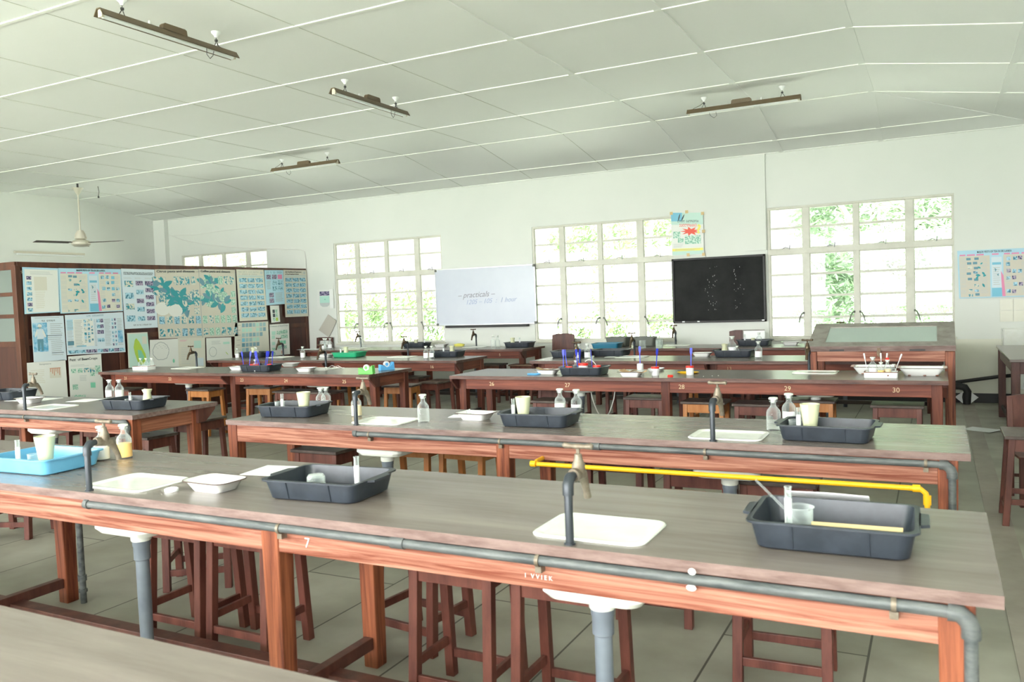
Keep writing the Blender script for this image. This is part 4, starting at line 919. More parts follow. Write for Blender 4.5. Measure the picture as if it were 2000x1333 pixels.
# wall benches
for i, (u, dy) in enumerate([(628, .03), (634, .0), (640, .03)]):
    p = P(u, 683); bottle(['white', 'clear', 'label'][i], (p.x, p.y+dy+.04, .8), ['leftmost', 'middle', 'rightmost'][i]+' of three bottles beside the tilted card', sc_=1.15)
p = P(700, 680); bottle('plain', (p.x, p.y+.1, .8), 'clear bottle before the window left of the far tap', sc_=1.1)
p = P(603, 683); paper((p.x, p.y+.05, .8), .40, .25, R(5), 'papers lying left of the three bottles on the wall bench')
cup(inside(t51, -.05, .05), 'upturned cream cup in the far tray below the left window', inv=False, sc_=.8); ttube(inside(t51, .13, .03), 'test tube in the far tray below the left window')
p = P(855, 679); dish((p.x, p.y+.1, .8), R(0), 'enamel dish right of the far tray below the left window')
m_ = MB(); m_.loft([(.16, .05, .02, 0), (.20, .07, .03, .03), (.06, .03, .01, .045)]); o = tag(m_.build('sponge', 'ink_yellow'), 'yellow cloth pad below the whiteboard', 'sponge'); p = P(894, 677); o.location = (p.x, p.y+.05, .8)
p = P(962, 679); bottle('clear', (p.x, p.y+.03, .8), 'left clear bottle of two left of the tray of bench 5', sc_=1.15); p = P(970, 679.5); bottle('plain', (p.x, p.y+.03, .8), 'right clear bottle of two left of the tray of bench 5', sc_=1.15)
cup(inside(t52, -.12, .0), 'upturned cream cup in the tray of bench 5', inv=True); ttube(inside(t52, .0, .0), 'test tube in the tray of bench 5')
p = P(1220, 683); beaker((p.x+.2, p.y+.15, .8), 'left glass beaker before the grey bins', 1.2); beaker((p.x+.42, p.y+.18, .8), 'right glass beaker before the grey bins', 1.2)
p = P(1287, 678.5); beaker((p.x, p.y+.04, .8), 'lone beaker left of the tap below the chalkboard', 1.25)
ttube(inside(t54, -.13, .0), 'test tube in the far tray below the chalkboard corner'); cup(inside(t54, -.03, .03), 'cream cup in the far tray below the chalkboard corner', sc_=.6); bottle('plain', inside(t54, .05, .02), 'clear bottle in the far tray below the chalkboard corner', sc_=1.0)
p = P(1543, 675); dish((p.x, p.y+.07, .8), R(0), 'enamel dish left of the display case on the wall bench')
# hanging cable below bench 27
a, b = PY(1152, 765, 7.45), PY(1203, 765, 7.45); m_ = MB(); m_.tube([(a.x+(b.x-a.x)*i/12, 7.45, .64-(.30 if 1 else 0)*math.sin(math.pi*i/12)**.8 if 0 < i < 12 else .66) for i in range(13)], .006, 8)
tag(m_.build('cable', 'white_wire'), 'white cable hanging in a loop below the number 27', 'cable')

# ------------------------------------------------------------------ display case, chairs, side table
def case():
    x0, x1, y0, y1 = -1.035, .132, 7.80, 8.42; t = thing('display_case', 'tall wooden display case with slanted glass lid', 'display case', ((x0+x1)/2, y0, 0)); c = (x0+x1)/2; W = (x1-x0)/2; d = y1-y0
    for sx in (-1, 1):
        for (ya, zz) in ((0, .95), (d-.075, 1.12)):
            m_ = MB(); a, b = sorted((sx*W, sx*(W-.075))); m_.box(a, b, ya, ya+.075, 0, zz); m_.build('leg', 'leg_wood', t, bevel=.004)
    m_ = MB(); m_.box(-W+.075, W-.075, .006, .03, .865, .955); m_.build('front_panel', 'apron_wood', t, bevel=.003)
    m_ = MB(); m_.box(-W+.075, W-.075, d-.03, d-.006, .865, 1.12); m_.build('back_panel', 'leg_wood', t, bevel=.003)
    for sx in (-1, 1):
        xa, xb2 = sorted((sx*(W-.006), sx*(W-.03))); m_ = MB(); m_.prism([(.07, .865), (d-.07, .865), (d-.07, 1.13), (.07, .97)], xa, xb2, 'x'); m_.build('side_panel', 'leg_wood', t)
    m_ = MB(); m_.box(-W+.03, W-.03, .03, d-.03, .866, .876); m_.build('case_floor', 'frost', t)
    # slanted lid
    A = lambda x, s_: (x, -.012+s_*(d+.024), .975+s_*.175)
    def slab(xa, xb2, s0, s1, th, mi, m_): m_.hexa([(p[0], p[1], p[2]) for p in (A(xa, s0), A(xb2, s0), A(xb2, s1), A(xa, s1))], [(p[0], p[1], p[2]+th) for p in (A(xa, s0), A(xb2, s0), A(xb2, s1), A(xa, s1))])
    l_ = MB(); slab(-W-.005, -W+.135, 0, 1, .026, 0, l_); slab(W-.135, W+.005, 0, 1, .026, 0, l_); slab(-W+.135, W-.135, 0, .17, .026, 0, l_); slab(-W+.135, W-.135, .83, 1, .026, 0, l_)
    lid = l_.build('lid', 'grey_case', t)
    m_ = MB(); m_.box(-W-.004, W+.004, -.014, -.002, .955, 1.0); m_.build('lid_edge', 'edge_wood', lid)
    m_ = MB(); slab(-W+.13, W-.13, .16, .84, .018, 0, m_); m_.build('glass_pane', 'case_glass', lid)
    for x in (-.34, .30): m_ = MB(); m_.box(x-.06, x+.06, -.019, -.013, .958, .972); m_.build('hinge', 'black_paint', lid)
    m_ = MB(); m_.box(-.012, .012, -.024, .006, .91, .985); m_.box(-.016, .016, -.03, -.02, .93, .955); m_.build('hasp', 'dark_brass', t)
case()
def chair_mesh(style):
    def f(label, cat):
        t = thing('wooden_chair', label, 'chair')
        m_ = MB(); m_.box(-.19, .19, -.19, .19, .44, .462); m_.build('seat', 'dark_wood', t, bevel=.005)
        for sx in (-1, 1):
            m_ = MB(); m_.bar((sx*.165, -.165, 0), (sx*.165, -.165, .441), .038, .038); m_.build('leg', 'dark_wood', t, bevel=.003)
            m_ = MB(); m_.bar((sx*.165, .175, 0), (sx*.165, .168, .47), .038, .034); m_.bar((sx*.165, .168, .46), (sx*.165, .205, .955), .036, .032); m_.build('leg', 'dark_wood', t, bevel=.003)
        m_ = MB()
        if style: m_.prism([(-.18, .60), (.18, .60), (.18, .955), (.10, .972), (-.10, .972), (-.18, .955)], .187, .205, 'y')
        else:
            m_.bar((-.15, .203, .93), (.15, .203, .93), .018, .06); m_.bar((-.15, .195, .80), (.15, .195, .80), .018, .04)
        m_.build('backrest', 'dark_wood', t, bevel=.004)
        m_ = MB(); m_.bar((-.16, -.165, .2), (.16, -.165, .2), .018, .03); m_.build('stretcher', 'dark_wood', t)
        m_ = MB(); m_.bar((-.16, .175, .2), (.16, .175, .2), .018, .03); m_.build('stretcher', 'dark_wood', t)
        return t
    return f
GC = 'wooden chairs at the wall benches'
place('chair1', chair_mesh(1), (-5.30, 11.62, 0) if 0 else (-5.12, 11.45, 0), 0, 'wooden chair with solid back at the end of bench 5', 'chair', GC)
q = PY(1444, 665, 11.66); place('chair1', None, (q.x, 11.68, 0), 0, 'wooden chair with solid back under the chalkboard corner', 'chair', GC)
q = PY(616, 668, 11.6); place('chair0', chair_mesh(0), (q.x, 11.66, 0), 0, 'wooden chair with open slatted back beside the partition end', 'chair', GC)
# panel chair at the right picture edge, behind the stool
o = place('chair1', None, (.64, 6.60, 0), R(8), 'low dark chair behind the stool at the right picture edge', 'chair', 'chairs at the right edge'); o.scale = (1, 1, .74)
def table():
    t = thing('side_table', 'grey topped wooden table at the right wall', 'table', (.59, 8.80, 0)); d = 2.0; W = .53
    m_ = MB(); m_.box(0, W, 0, d, .775, .80); m_.build('tabletop', ['top_wood'], t, bevel=.004)
    for x in (.05, W-.06):
        for y in (.06, d-.13):
            m_ = MB(); m_.box(x-.035, x+.035, y, y+.07, 0, .775); m_.build('leg', 'dark_wood', t, bevel=.004)
    m_ = MB(); m_.box(.03, .05, .12, d-.12, .66, .775); m_.box(W-.05, W-.03, .12, d-.12, .66, .775); m_.build('side_apron', 'edge_wood', t)
    m_ = MB(); m_.box(.08, W-.08, .07, .09, .66, .775); m_.box(.08, W-.08, d-.09, d-.07, .66, .775); m_.build('end_apron', 'dark_wood', t)
    m_ = MB(); m_.box(.04, .06, .12, d-.12, .10, .14); m_.build('foot_rail', 'black_rail', t)
table()
for i in range(4):
    def vial(label, cat):
        t = thing('specimen_bottle', label, 'bottle'); m_ = MB(); m_.lathe([(.022, 0), (.024, .003), (.024, .05), (.016, .058)], 14); m_.build('bottle_body', 'glass', t)
        m_ = MB(); m_.lathe([(.02, .056), (.021, .057), (.021, .075), (.002, .076)], 14); m_.build('cap', 'black_paint', t); return t
    place('vial', vial, (.93+.055*(i % 2), 10.1-.16*i, .8), 0, ['rear left', 'second', 'third', 'front'][i]+' small capped bottle on the side table', 'bottle', 'small capped bottles on the side table')
p, q = PY(1457, 643, 11.62), PY(1500, 668, 11.62); m_ = MB(); m_.box(p.x, q.x, 11.60, 11.614, .8, p.z); o = m_.build('wall_board', 'white_plastic', bevel=.004)
m_ = MB(); m_.bar((p.x, 11.597, p.z-.008), (q.x, 11.597, p.z-.008), .008, .014); m_.bar((p.x+.006, 11.597, .8), (p.x+.006, 11.597, p.z-.01), .008, .012); m_.build('edge_strip', 'grey_case', o)
o.location = (0, -.20, 0); tag(o, 'small pale board standing upright below the right end of the chalkboard', 'board')
# wall sink with tiles
m_ = MB(); 
for i in range(3):
    for j in range(2): m_.box(.695+.145*i, .695+.145*i+.142, YB-.016, YB-.004, 1.02+.142*j, 1.02+.142*j+.139)
tag(m_.build('tiled_splashback', 'tile'), 'cream tiled splashback above the white wall sink', 'tiles')
t = thing('wall_sink', 'white ceramic wall sink in the far right corner', 'sink', (.92, YB-.19, 0)); 
m_ = MB(); m_.loft([(.40, .30, .02, .62), (.42, .34, .02, .66), (.43, .36, .02, .94), (.38, .31, .02, .94), (.36, .29, .03, .72), (.3, .24, .03, .70)]); m_.build('basin', 'porcelain', t)
m_ = MB(); m_.lathe([(.025, .20), (.025, .60), (.02, .63)], 12); m_.build('drain_pipe', 'white_plastic', t)
# floor pipes
m_ = MB(); a, b = PY(1860, 748, 11.83), PY(1950, 736, 11.83); m_.tube([(a.x-.9, 11.83, a.z-.03), a, b, (b.x+.4, 11.83, b.z+.04)], .022, 12); tag(m_.build('waste_pipe', 'black_paint'), 'long black waste pipe along the far wall beside the display case', 'pipe')
c = PY(1888, 765, 11.7); m_ = MB(); m_.tube([(c.x-.5, 11.7, c.z+.07), (c.x-.08, 11.7, c.z+.065), (c.x-.02, 11.7, c.z+.05), (c.x+.01, 11.7, c.z), (c.x+.0, 11.7, .0)], .045, 14); tag(m_.build('drain_bend', 'black_paint'), 'fat black drain bend entering the floor at the far wall', 'pipe')
m_ = MB(); 
for s in (-1, 1): m_.prism([(c.x+s*.04, .16), (c.x+s*.13, .09), (c.x+s*.04, .01), (c.x+s*.05, .09)], 11.72, 11.735, 'y')
tag(m_.build('pipe_collar', 'white_plastic'), 'white diamond shaped collar behind the black drain bend', 'collar')
p = P(1916, 841, 0); paper((p.x, p.y, .007), .24, .30, R(60), 'white paper lying on the floor at the right aisle')

# ------------------------------------------------------------------ ceiling fixtures
def fix_mesh(label, cat):
    t = thing('fluorescent_fixture', label, 'ceiling light'); L = .61     # along local x, z 0 = ceiling
    m_ = MB(); m_.prism([(-.05, -.165), (-.018, -.115), (.018, -.115), (.05, -.165), (.045, -.167), (.015, -.122), (-.015, -.122), (-.045, -.167)], -L, L, 'x'); m_.build('reflector', 'fixture_brown', t)
    m_ = MB(); m_.tube([(-L+.03, 0, -.157), (L-.03, 0, -.157)], .020, 14); m_.build('tube', 'tube_glass', t)
    for s in (-1, 1):
        m_ = MB(); m_.box(s*(L-.022)-.01, s*(L-.022)+.01, -.02, .02, -.172, -.122); m_.build('tube_holder', 'fan_cream', t)
        m_ = MB(); m_.lathe([(.012, -.045), (.016, -.03), (.034, -.012), (.036, 0)], 16, c=(s*.42, .0, 0)); m_.build('ceiling_rose', 'white_plastic', t)
        m_ = MB(); m_.tube([(s*.42, 0, -.045), (s*.42, 0, -.07), (s*.40, 0, -.116)], .003, 6); m_.tube([(s*.42, 0, -.07), (s*.45, 0, -.116)], .003, 6); m_.tube([(s*.42, 0, -.06), (s*.42, 0, -.075)], .012, 8); m_.build('hanger', 'wire', t)
    m_ = MB(); m_.prism([(-.10, -.116), (.12, -.116), (.115, -.080), (.10, -.072), (-.08, -.072), (-.095, -.085)], -.022, .022, 'y'); m_.build('ballast', 'fixture_brown', t)
    m_ = MB(); m_.tube([(.42, 0, -.05), (.46, .03, -.09), (.53, .02, -.11), (.56, 0, -.12)], .003, 6); m_.tube([(.30, -.02, -.16), (.29, -.03, -.21), (.32, -.03, -.235), (.36, -.02, -.20), (.37, -.02, -.165)], .0025, 6); m_.build('loose_wire', 'wire', t)
    m_ = MB(); m_.lathe([(.008, -.116), (.008, -.09), (.004, -.085)], 8, c=(-.2, 0, 0)); m_.build('starter', 'white_plastic', t)
    return t
for x, y, rz, l in [(-4.99, 4.40, R(90), 'nearest brown fluorescent fixture at the upper left'), (-5.05, 6.90, R(90), 'brown fluorescent fixture second from the camera, near the picture centre'), (-1.87, 9.33, R(180), 'brown fluorescent fixture above the right window'), (-8.07, 9.34, R(180), 'farthest brown fluorescent fixture above the left windows')]:
    o = place('fix', fix_mesh, (x, y, 3.695), rz, l, 'ceiling light', 'brown fluorescent ceiling fixtures')
fx, fy = -12.55, 8.95
t = thing('ceiling_fan', 'cream ceiling fan with three dark blades', 'ceiling fan', (fx, fy, 3.695))
m_ = MB(); m_.tube([(0, 0, -.005), (0, 0, -.09)], .016, 10); m_.build('hook', 'wire', t)
m_ = MB(); m_.lathe([(.018, -.19), (.03, -.17), (.06, -.11), (.085, -.085), (.085, -.075), (.02, -.07)], 18); m_.lathe([(.013, -.82), (.013, -.18)], 12)
m_.build('down_rod', 'fan_cream', t)
m_ = MB(); m_.lathe([(.03, -0.765), (.045, -0.770), (.08, -0.830), (.095, -0.900), (.09, -0.910), (.06, -0.920)], 20); m_.lathe([(.06, -0.920), (.12, -0.940), (.145, -0.965), (.145, -1.000), (.11, -1.030), (.02, -1.040)], 24); m_.build('motor', 'fan_cream', t)
for k, a in enumerate((R(20), R(140), R(260))):
    m_ = MB(); c_, s_ = math.cos(a), math.sin(a); f_ = lambda r, w_, z: (r*c_-w_*s_, r*s_+w_*c_, z)
    m_.hexa([f_(.10, -.02, -0.975), f_(.22, -.03, -0.975), f_(.22, .03, -0.970), f_(.10, .02, -0.970)], [f_(.10, -.02, -0.968), f_(.22, -.03, -0.968), f_(.22, .03, -0.963), f_(.10, .02, -0.963)])
    m_.hexa([f_(.18, -.055, -0.985), f_(.72, -.07, -0.985), f_(.72, .07, -0.965), f_(.18, .055, -0.965)], [f_(.18, -.055, -0.981), f_(.72, -.07, -0.981), f_(.72, .07, -0.961), f_(.18, .055, -0.961)])
    m_.build('fan_blade', 'fan_brown', t)
q = P(191, 363, 3.70); m_ = MB(); m_.tube([(q.x, q.y, 3.69), (q.x+.02, q.y, 3.6), (q.x, q.y, 3.52)], .005, 6); m_.lathe([(.012, 0), (.015, .01), (.012, .03)], 8, c=(q.x, q.y, 3.495)); tag(m_.build('hanging_wire', 'wire'), 'short bare wire hanging from the ceiling beside the fan', 'wire')
t = thing('wall_tube_light', 'unlit tube light mounted on the left wall behind the partition', 'wall light', (XL+.02, 9.54, 2.64))
m_ = MB(); m_.box(0, .05, -.66, .66, .012, .05); m_.build('housing', 'fan_cream', t); m_ = MB(); m_.tube([(.045, -.63, -.005), (.045, .63, -.005)], .016, 12); m_.build('tube', 'tube_glass', t)
# surface wiring on the far wall
def wire(pts, lab, r=.009):
    m_ = MB(); m_.tube(pts, r, 8); return tag(m_.build('wall_cable', 'white_wire'), lab, 'cable')
q = [PY(u, v, YB-.012) for u, v in ((331, 460), (360, 470), (400, 478), (440, 482), (480, 485), (530, 486), (575, 487), (588, 488), (595, 492), (597, 510), (598, 560), (600, 640))]
wire(q, 'surface cable curving down to the partition end')
q = [PY(u, v, YB-.012) for u, v in ((331, 460), (380, 459), (440, 450), (500, 444), (555, 437), (588, 433), (596, 437))]
wire(q, 'thin upper cable rising across the far wall', .005)

# ------------------------------------------------------------------ partition with posters
PXX = -10.38
def partition():
    t = bpy.data.objects.new('wall_partition', None); COL.objects.link(t); t['kind'] = 'structure'
    y0, y1 = 6.52, YB-.02; zt = 2.235
    m_ = MB(); m_.box(PXX-.05, PXX-.012, y0, y1, .0, zt-.06); m_.build('partition_panels', 'panel_wood', t)
    m_ = MB()
    m_.box(PXX-.07, PXX+.012, y0-.03, y1, zt-.07, zt); m_.box(PXX-.06, PXX, y0, y1, 1.16, 1.24); m_.box(PXX-.06, PXX, y0, y1, 0, .14)
    for y in (y0-.01, 7.9, 9.3, 10.6, y1-.06): m_.box(PXX-.062, PXX+.002, y, y+.075, 0, zt-.05)
    m_.build('partition_frame', 'frame_wood', t, bevel=.004)
    # front return towards the left wall, glazed above
    m_ = MB(); m_.box(XL, PXX, y0-.05, y0-.012, 0, 1.17); m_.build('return_panels', 'panel_wood', t)
    m_ = MB(); m_.box(XL, PXX, y0-.06, y0+.01, zt-.10, zt); m_.box(XL, PXX, y0-.06, y0, 1.15, 1.22); m_.box(XL, PXX, y0-.05, y0-.01, 1.52, 1.57); m_.box(XL, PXX, y0-.05, y0-.01, 1.80, 1.85)
    for x in (PXX-.07, -11.6, -12.9): m_.box(x, x+.09, y0-.065, y0+.01, 0, zt-.05)
    m_.build('return_frame', 'frame_wood', t, bevel=.004)
    m_ = MB(); m_.box(XL, PXX-.05, y0-.035, y0-.028, 1.2, zt-.08); m_.build('frosted_glass', 'frost', t)
partition()
def quad_on(kind, pts):
    if kind == 'x': return [PX(u, v, PXX+.018) for u, v in pts]
    return [PY(u, v, YB-.022) for u, v in pts]
class Sheet:
    """a sheet pinned to a surface: paper with real thickness and print lying on it; s right, t down, 0..1"""
    def __init__(s, name, kind, pts, label, paper, cat='poster', lift=0.0):
        s.q = quad_on(kind, pts); s.n = Vector((1, 0, 0)) if kind == 'x' else Vector((0, -1, 0))
        s.q = [p+s.n*lift for p in s.q]
        s.t = None; s.m = MB(); s.mats = [paper]; s.name = name; s.label = label; s.cat = cat; s.texts = []; s.k = 0
        a, b, c, d = s.q; s.m.hexa([a, b, c, d], [p+s.n*.004 for p in (a, b, c, d)])
        s.sd = sum(map(ord, label)); s.r = random.Random(s.sd)
    def pt(s, x, y, h=.0):
        a, b, c, d = s.q; return a*(1-x)*(1-y)+b*x*(1-y)+c*x*y+d*(1-x)*y+s.n*(.0046+h)
    def mi(s, m):
        if m not in s.mats: s.mats.append(m)
        return s.mats.index(m)
    def rect(s, x0, y0, x1, y1, m): s.k += 1; h = (s.k % 97)*.00002; s.m.add([s.pt(x0, y0, h), s.pt(x1, y0, h), s.pt(x1, y1, h), s.pt(x0, y1, h)], [(0, 1, 2, 3)], s.mi(m)); return s
    def poly(s, pts, m): s.k += 1; h = (s.k % 97)*.00002+.0003; s.m.add([s.pt(x, y, h) for x, y in pts], [tuple(range(len(pts)))], s.mi(m)); return s
    def leaf(s, x, y, L, a, m, w=.36, asp=1.0):
        P_ = []
        for u, v in ((0, 0), (.2, .7), (.5, 1), (.8, .6), (1, 0), (.8, -.6), (.5, -1), (.2, -.7)):
            uu, vv = (u)*L, v*L*w/2; P_.append((x+uu*math.cos(a)-vv*math.sin(a), y+(uu*math.sin(a)+vv*math.cos(a))*asp))
        return s.poly(P_, m)
    def lines(s, x0, y0, x1, y1, n, m='ink_light', w=.35):
        for i in range(n):
            yy = y0+(y1-y0)*(i+.5)/n; s.rect(x0, yy-w*(y1-y0)/n/2, x0+(x1-x0)*(.75+.25*s.r.random()), yy+w*(y1-y0)/n/2, m)
    def pics(s, xs, ys, w, h, mats, jit=0, skip=0):
        for y in ys:
            for x in xs:
                if s.r.random() < skip: continue
                dx, dy = s.r.uniform(-jit, jit), s.r.uniform(-jit, jit); s.rect(x+dx, y+dy, x+w+dx, y+h+dy, mats[s.r.randrange(len(mats))])
    def squig(s, x0, y0, x1, y1, n, m='ink_dark'):     # round, unreadable script
        W = (x1-x0)/n
        for i in range(n):
            if s.r.random() < .12: continue
            cx, cy, rx, ry = x0+W*(i+.5), (y0+y1)/2, W*.42, (y1-y0)/2; a0 = s.r.random()*6; k = 7
            for j in range(k):
                a, b = a0+j*.75, a0+(j+1)*.75
                s.poly([(cx+rx*math.cos(a), cy+ry*math.sin(a)), (cx+rx*math.cos(b), cy+ry*math.sin(b)), (cx+rx*.55*math.cos(b), cy+ry*.55*math.sin(b)), (cx+rx*.55*math.cos(a), cy+ry*.55*math.sin(a))], m)
    def text(s, x, y, body, hfrac, m='ink_dark', bold=0, wfit=None, name='title_lettering'): s.texts.append((x, y, body, hfrac, m, bold, wfit, name)); return s
    def done(s, group=None):
        o = s.m.build(s.name, s.mats)
        for x, y, body, hf, m, bold, wfit, nm in s.texts:
            H = (s.q[3]-s.q[0]).length; W = (s.q[1]-s.q[0]).length
            xd = s.pt(1, y)-s.pt(0, y); yd = -(s.pt(x, 1)-s.pt(x, 0)); xd = xd.normalized(); yd = (yd-xd*yd.dot(xd)).normalized(); nn = s.n
            fm = Matrix((xd, yd, nn)).transposed().to_4x4(); fm.translation = s.pt(x, y, .0022)
            t = text(body, 1, m, None, Matrix.Identity(4), nm, bold=bold, depth=.0005)
            wx = max(v.co.x for v in t.data.vertices)-min(v.co.x for v in t.data.vertices)
            sy = H*hf*1.35; sx = min(sy*1.05, (wfit*W/wx) if wfit else 9)
            if wfit: sx = wfit*W/wx
            t.data.transform(fm @ Matrix.Diagonal((sx, sy, 1, 1))); t.parent = o
        tag(o, s.label, s.cat, group); return o
GP = 'posters pinned to the wooden partition'
# crop health charts, top row from the left
s = Sheet('poster', 'x', [(43, 522), (113, 524.5), (116.5, 610), (48, 614)], 'faded white chart with a strip of small pictures, first in the top row', 'paper_blue'); s.rect(.05, .04, .98, .98, 'paper_white'); s.lines(.2, .08, .85, .16, 3); s.pics([.09], [.19+.115*i for i in range(7)], .14, .075, ['photo_dark', 'photo_blue']); s.rect(.30, .2, .66, .5, 'ink_cream'); s.lines(.32, .22, .62, .9, 16, 'ink_cream'); s.done(GP)
def tea(kind, pts, lab, pal, group, title):
    s = Sheet('poster', kind, pts, lab, 'paper_blue'); s.rect(.02, .12, .44, .98, pal); s.rect(.62, .12, .985, .98, pal); s.rect(.46, .16, .60, .98, 'paper_pale'); s.rect(.46, .80, .60, .98, 'ink_cyan'); s.rect(.47, .27, .59, .32, 'ink_cyan')
    for a, b in ((.03, .11), (.13, .24), (.26, .36), (.47, .56), (.63, .71), (.73, .83), (.86, .95)): s.rect(a, .085, b, .115, 'ink_pink')
    s.poly([(.585, .45), (.62, .55), (.645, .98), (.60, .98)], 'ink_pink')
    for y in (.16, .27, .38, .49, .60, .71, .82): s.lines(.03, y, .12, y+.09, 4, 'ink_light'); s.lines(.30, y, .42, y+.09, 4, 'ink_light'); s.lines(.64, y, .72, y+.09, 4, 'ink_light'); s.lines(.86, y, .97, y+.09, 4, 'ink_light')
    s.pics([.13, .22], [.15, .24, .34, .45, .58, .70, .82, .91], .06, .05, ['photo_blue', 'photo_teal', 'ink_slate'], .012, .25); s.pics([.66, .74, .82, .90], [.16, .28, .42, .56, .70, .84], .055, .075, ['photo_blue', 'photo_dark', 'ink_cyan'], .012, .3)
    for x, y, L, a in ((.24, .52, .07, .1), (.33, .46, .06, .8), (.24, .62, .06, -.9), (.34, .55, .05, -.3), (.33, .70, .06, 1.0), (.27, .35, .05, .4), (.31, .30, .04, -.6)): s.leaf(x, y, L, a, 'ink_teal', .5, 1.6)
    s.lines(.48, .36, .58, .75, 9, 'ink_light'); s.poly([(.50, .38), (.53, .42), (.51, .47)], 'ink_slate'); s.poly([(.53, .52), (.56, .50), (.55, .56)], 'ink_slate')
    s.text(.5, .045, title, .042, 'ink_dark', .012, .46); return s.done(group)
tea('x', [(113.5, 524), (235.5, 526), (240, 608), (118, 613)], 'wide tea pest chart on the partition with pale blue header', 'ink_cream', GP, 'MAJOR PESTS OF TEA IN SRI LANKA')
s = Sheet('poster', 'x', [(236, 525), (301, 527), (308, 640), (244, 643)], 'pale blue chart of three picture columns, third in the top row', 'paper_pale'); s.squig(.06, .05, .94, .10, 22); s.lines(.05, .14, .30, .17, 2); s.lines(.38, .14, .6, .17, 2); s.lines(.68, .14, .95, .17, 2)
s.pics([.07], [.20, .40, .58, .78], .25, .10, ['photo_teal', 'photo_blue']); s.pics([.40], [.20, .35, .50, .64, .80], .22, .075, ['photo_blue', 'photo_dark']); s.pics([.68], [.20, .32, .44, .56, .68, .80], .25, .07, ['photo_dark', 'ink_pink', 'photo_dark']); s.squig(.25, .93, .80, .955, 30); s.done(GP)
def plant_poster(pts, lab, title, lm, seed, fruit):
    s = Sheet('poster', 'x', pts, lab, 'paper_beige'); rr = random.Random(seed)
    if fruit:
        for cx, cy in ((.12, .57), (.42, .60)): s.poly([(cx+.17*math.cos(a*.45), cy+.095*math.sin(a*.45)) for a in range(14)], 'paper_white')
        cl = [(.12, .22, 8), (.10, .34, 10), (.24, .36, 11), (.34, .42, 9), (.52, .42, 8), (.64, .46, 10), (.76, .44, 7), (.66, .56, 8)]
    else: cl = [(.14, .22, 11), (.32, .18, 9), (.14, .38, 11), (.30, .40, 10), (.45, .48, 8), (.58, .36, 8), (.62, .50, 7)]
    for cx, cy, n in cl:
        for k in range(n): s.leaf(cx+rr.uniform(-.05, .05), cy+rr.uniform(-.03, .03), rr.uniform(.16, .30), rr.uniform(0, 6.28), lm[k % len(lm)], .5, .60)
    if fruit: s.poly([(.40+.16*math.cos(a*.45), .60+.09*math.sin(a*.45)) for a in range(14)], 'paper_white')
    s.pics([.40, .53, .66, .80], [.105], .10, .12, ['photo_teal']) if fruit else s.pics([.50, .66, .81], [.10], .13, .12, ['photo_teal', 'photo_green'])
    s.pics([.84], [.32, .44, .56], .12, .09, ['photo_teal', 'photo_green'])
    s.pics([.03+.165*i for i in range(6)], [.68, .86], .12, .11, ['photo_teal', 'photo_blue' if fruit else 'photo_green'])
    for y in (.80, .975): s.lines(.04, y, .95, y+.012, 1, 'ink_light')
    s.rect(.985, 0, 1, 1, 'ink_grey'); s.text(.46 if fruit else .45, .03, title, .034, 'ink_dark', .022, .86 if fruit else .80); return s.done(GP)
plant_poster([(302, 526.5), (388, 526.5), (396, 660), (310, 662)], 'beige citrus poster with pale fruit and torn title', 'Citrus pests and diseases', ['ink_teal', 'photo_teal', 'ink_slate', 'ink_teal'], 3, True)
plant_poster([(387.5, 526), (459, 527.5), (465, 657), (396, 660)], 'beige coffee poster with large green leaves', 'Coffee pests and diseases', ['ink_teal', 'photo_green', 'ink_slate'], 5, False)
def grid_poster(pts, lab, title, rows, squig):
    s = Sheet('poster', 'x', pts, lab, 'ink_cream'); s.rect(.04, .125, .96, .133, 'ink_cyan'); s.pics([.07, .37, .67], [.165+.80/rows*i for i in range(rows)], .27, .80/rows*.72, ['photo_blue'])
    for i in range(rows): s.lines(.07, .165+.80/rows*(i+.74), .93, .165+.80/rows*(i+.9), 1, 'ink_light')
    s.poly([(.90+.05*math.cos(a*.5), .06+.03*math.sin(a*.5)) for a in range(13)], 'ink_light'); s.rect(.895, .04, .905, .08, 'ink_grey'); s.rect(.87, .057, .93, .063, 'ink_grey')
    if squig: s.squig(.06, .035, .80, .06, 24, 'ink_grey'); s.squig(.06, .08, .74, .105, 22, 'ink_grey')
    else: s.text(.42, .045, title[0], .028, 'ink_dark', .015, .70); s.text(.36, .09, title[1], .028, 'ink_dark', .015, .58)
    return s.done(GP)
grid_poster([(461, 526.5), (514.5, 527.5), (522, 625), (468, 628)], 'cream chart of small blue photographs with a round mark, left of the light blue sheet', None, 7, True)
s = Sheet('poster', 'x', [(516, 528), (552.5, 528), (556, 594), (520, 597)], 'light blue sheet with small photographs and curly title', 'paper_blue'); s.squig(.08, .04, .92, .10, 12, 'ink_slate'); s.pics([.08, .38, .68], [.13], .24, .13, ['photo_dark', 'photo_blue', 'ink_pink']); s.pics([.38, .68], [.30, .47], .24, .13, ['photo_dark', 'photo_blue']); s.pics([.18], [.65, .81], .24, .13, ['photo_dark']); s.lines(.08, .3, .3, .55, 7, 'ink_grey'); s.lines(.5, .65, .95, .92, 8, 'ink_grey'); s.done(GP)
grid_poster([(553, 527.5), (598, 528), (602, 618), (557.5, 620)], 'cream chart of small blue photographs at the right end of the partition', ('Safe Handling and Application', 'of Crop Protection Products'), 7, False)
s = Sheet('poster', 'x', [(60.5, 619), (123.5, 617), (130, 704), (66, 708)], 'blue poster of a person spraying a field', 'paper_pale'); s.rect(.02, .14, .46, .78, 'photo_field'); s.squig(.30, .08, .72, .12, 8); s.lines(.1, .02, .9, .045, 1, 'ink_grey')
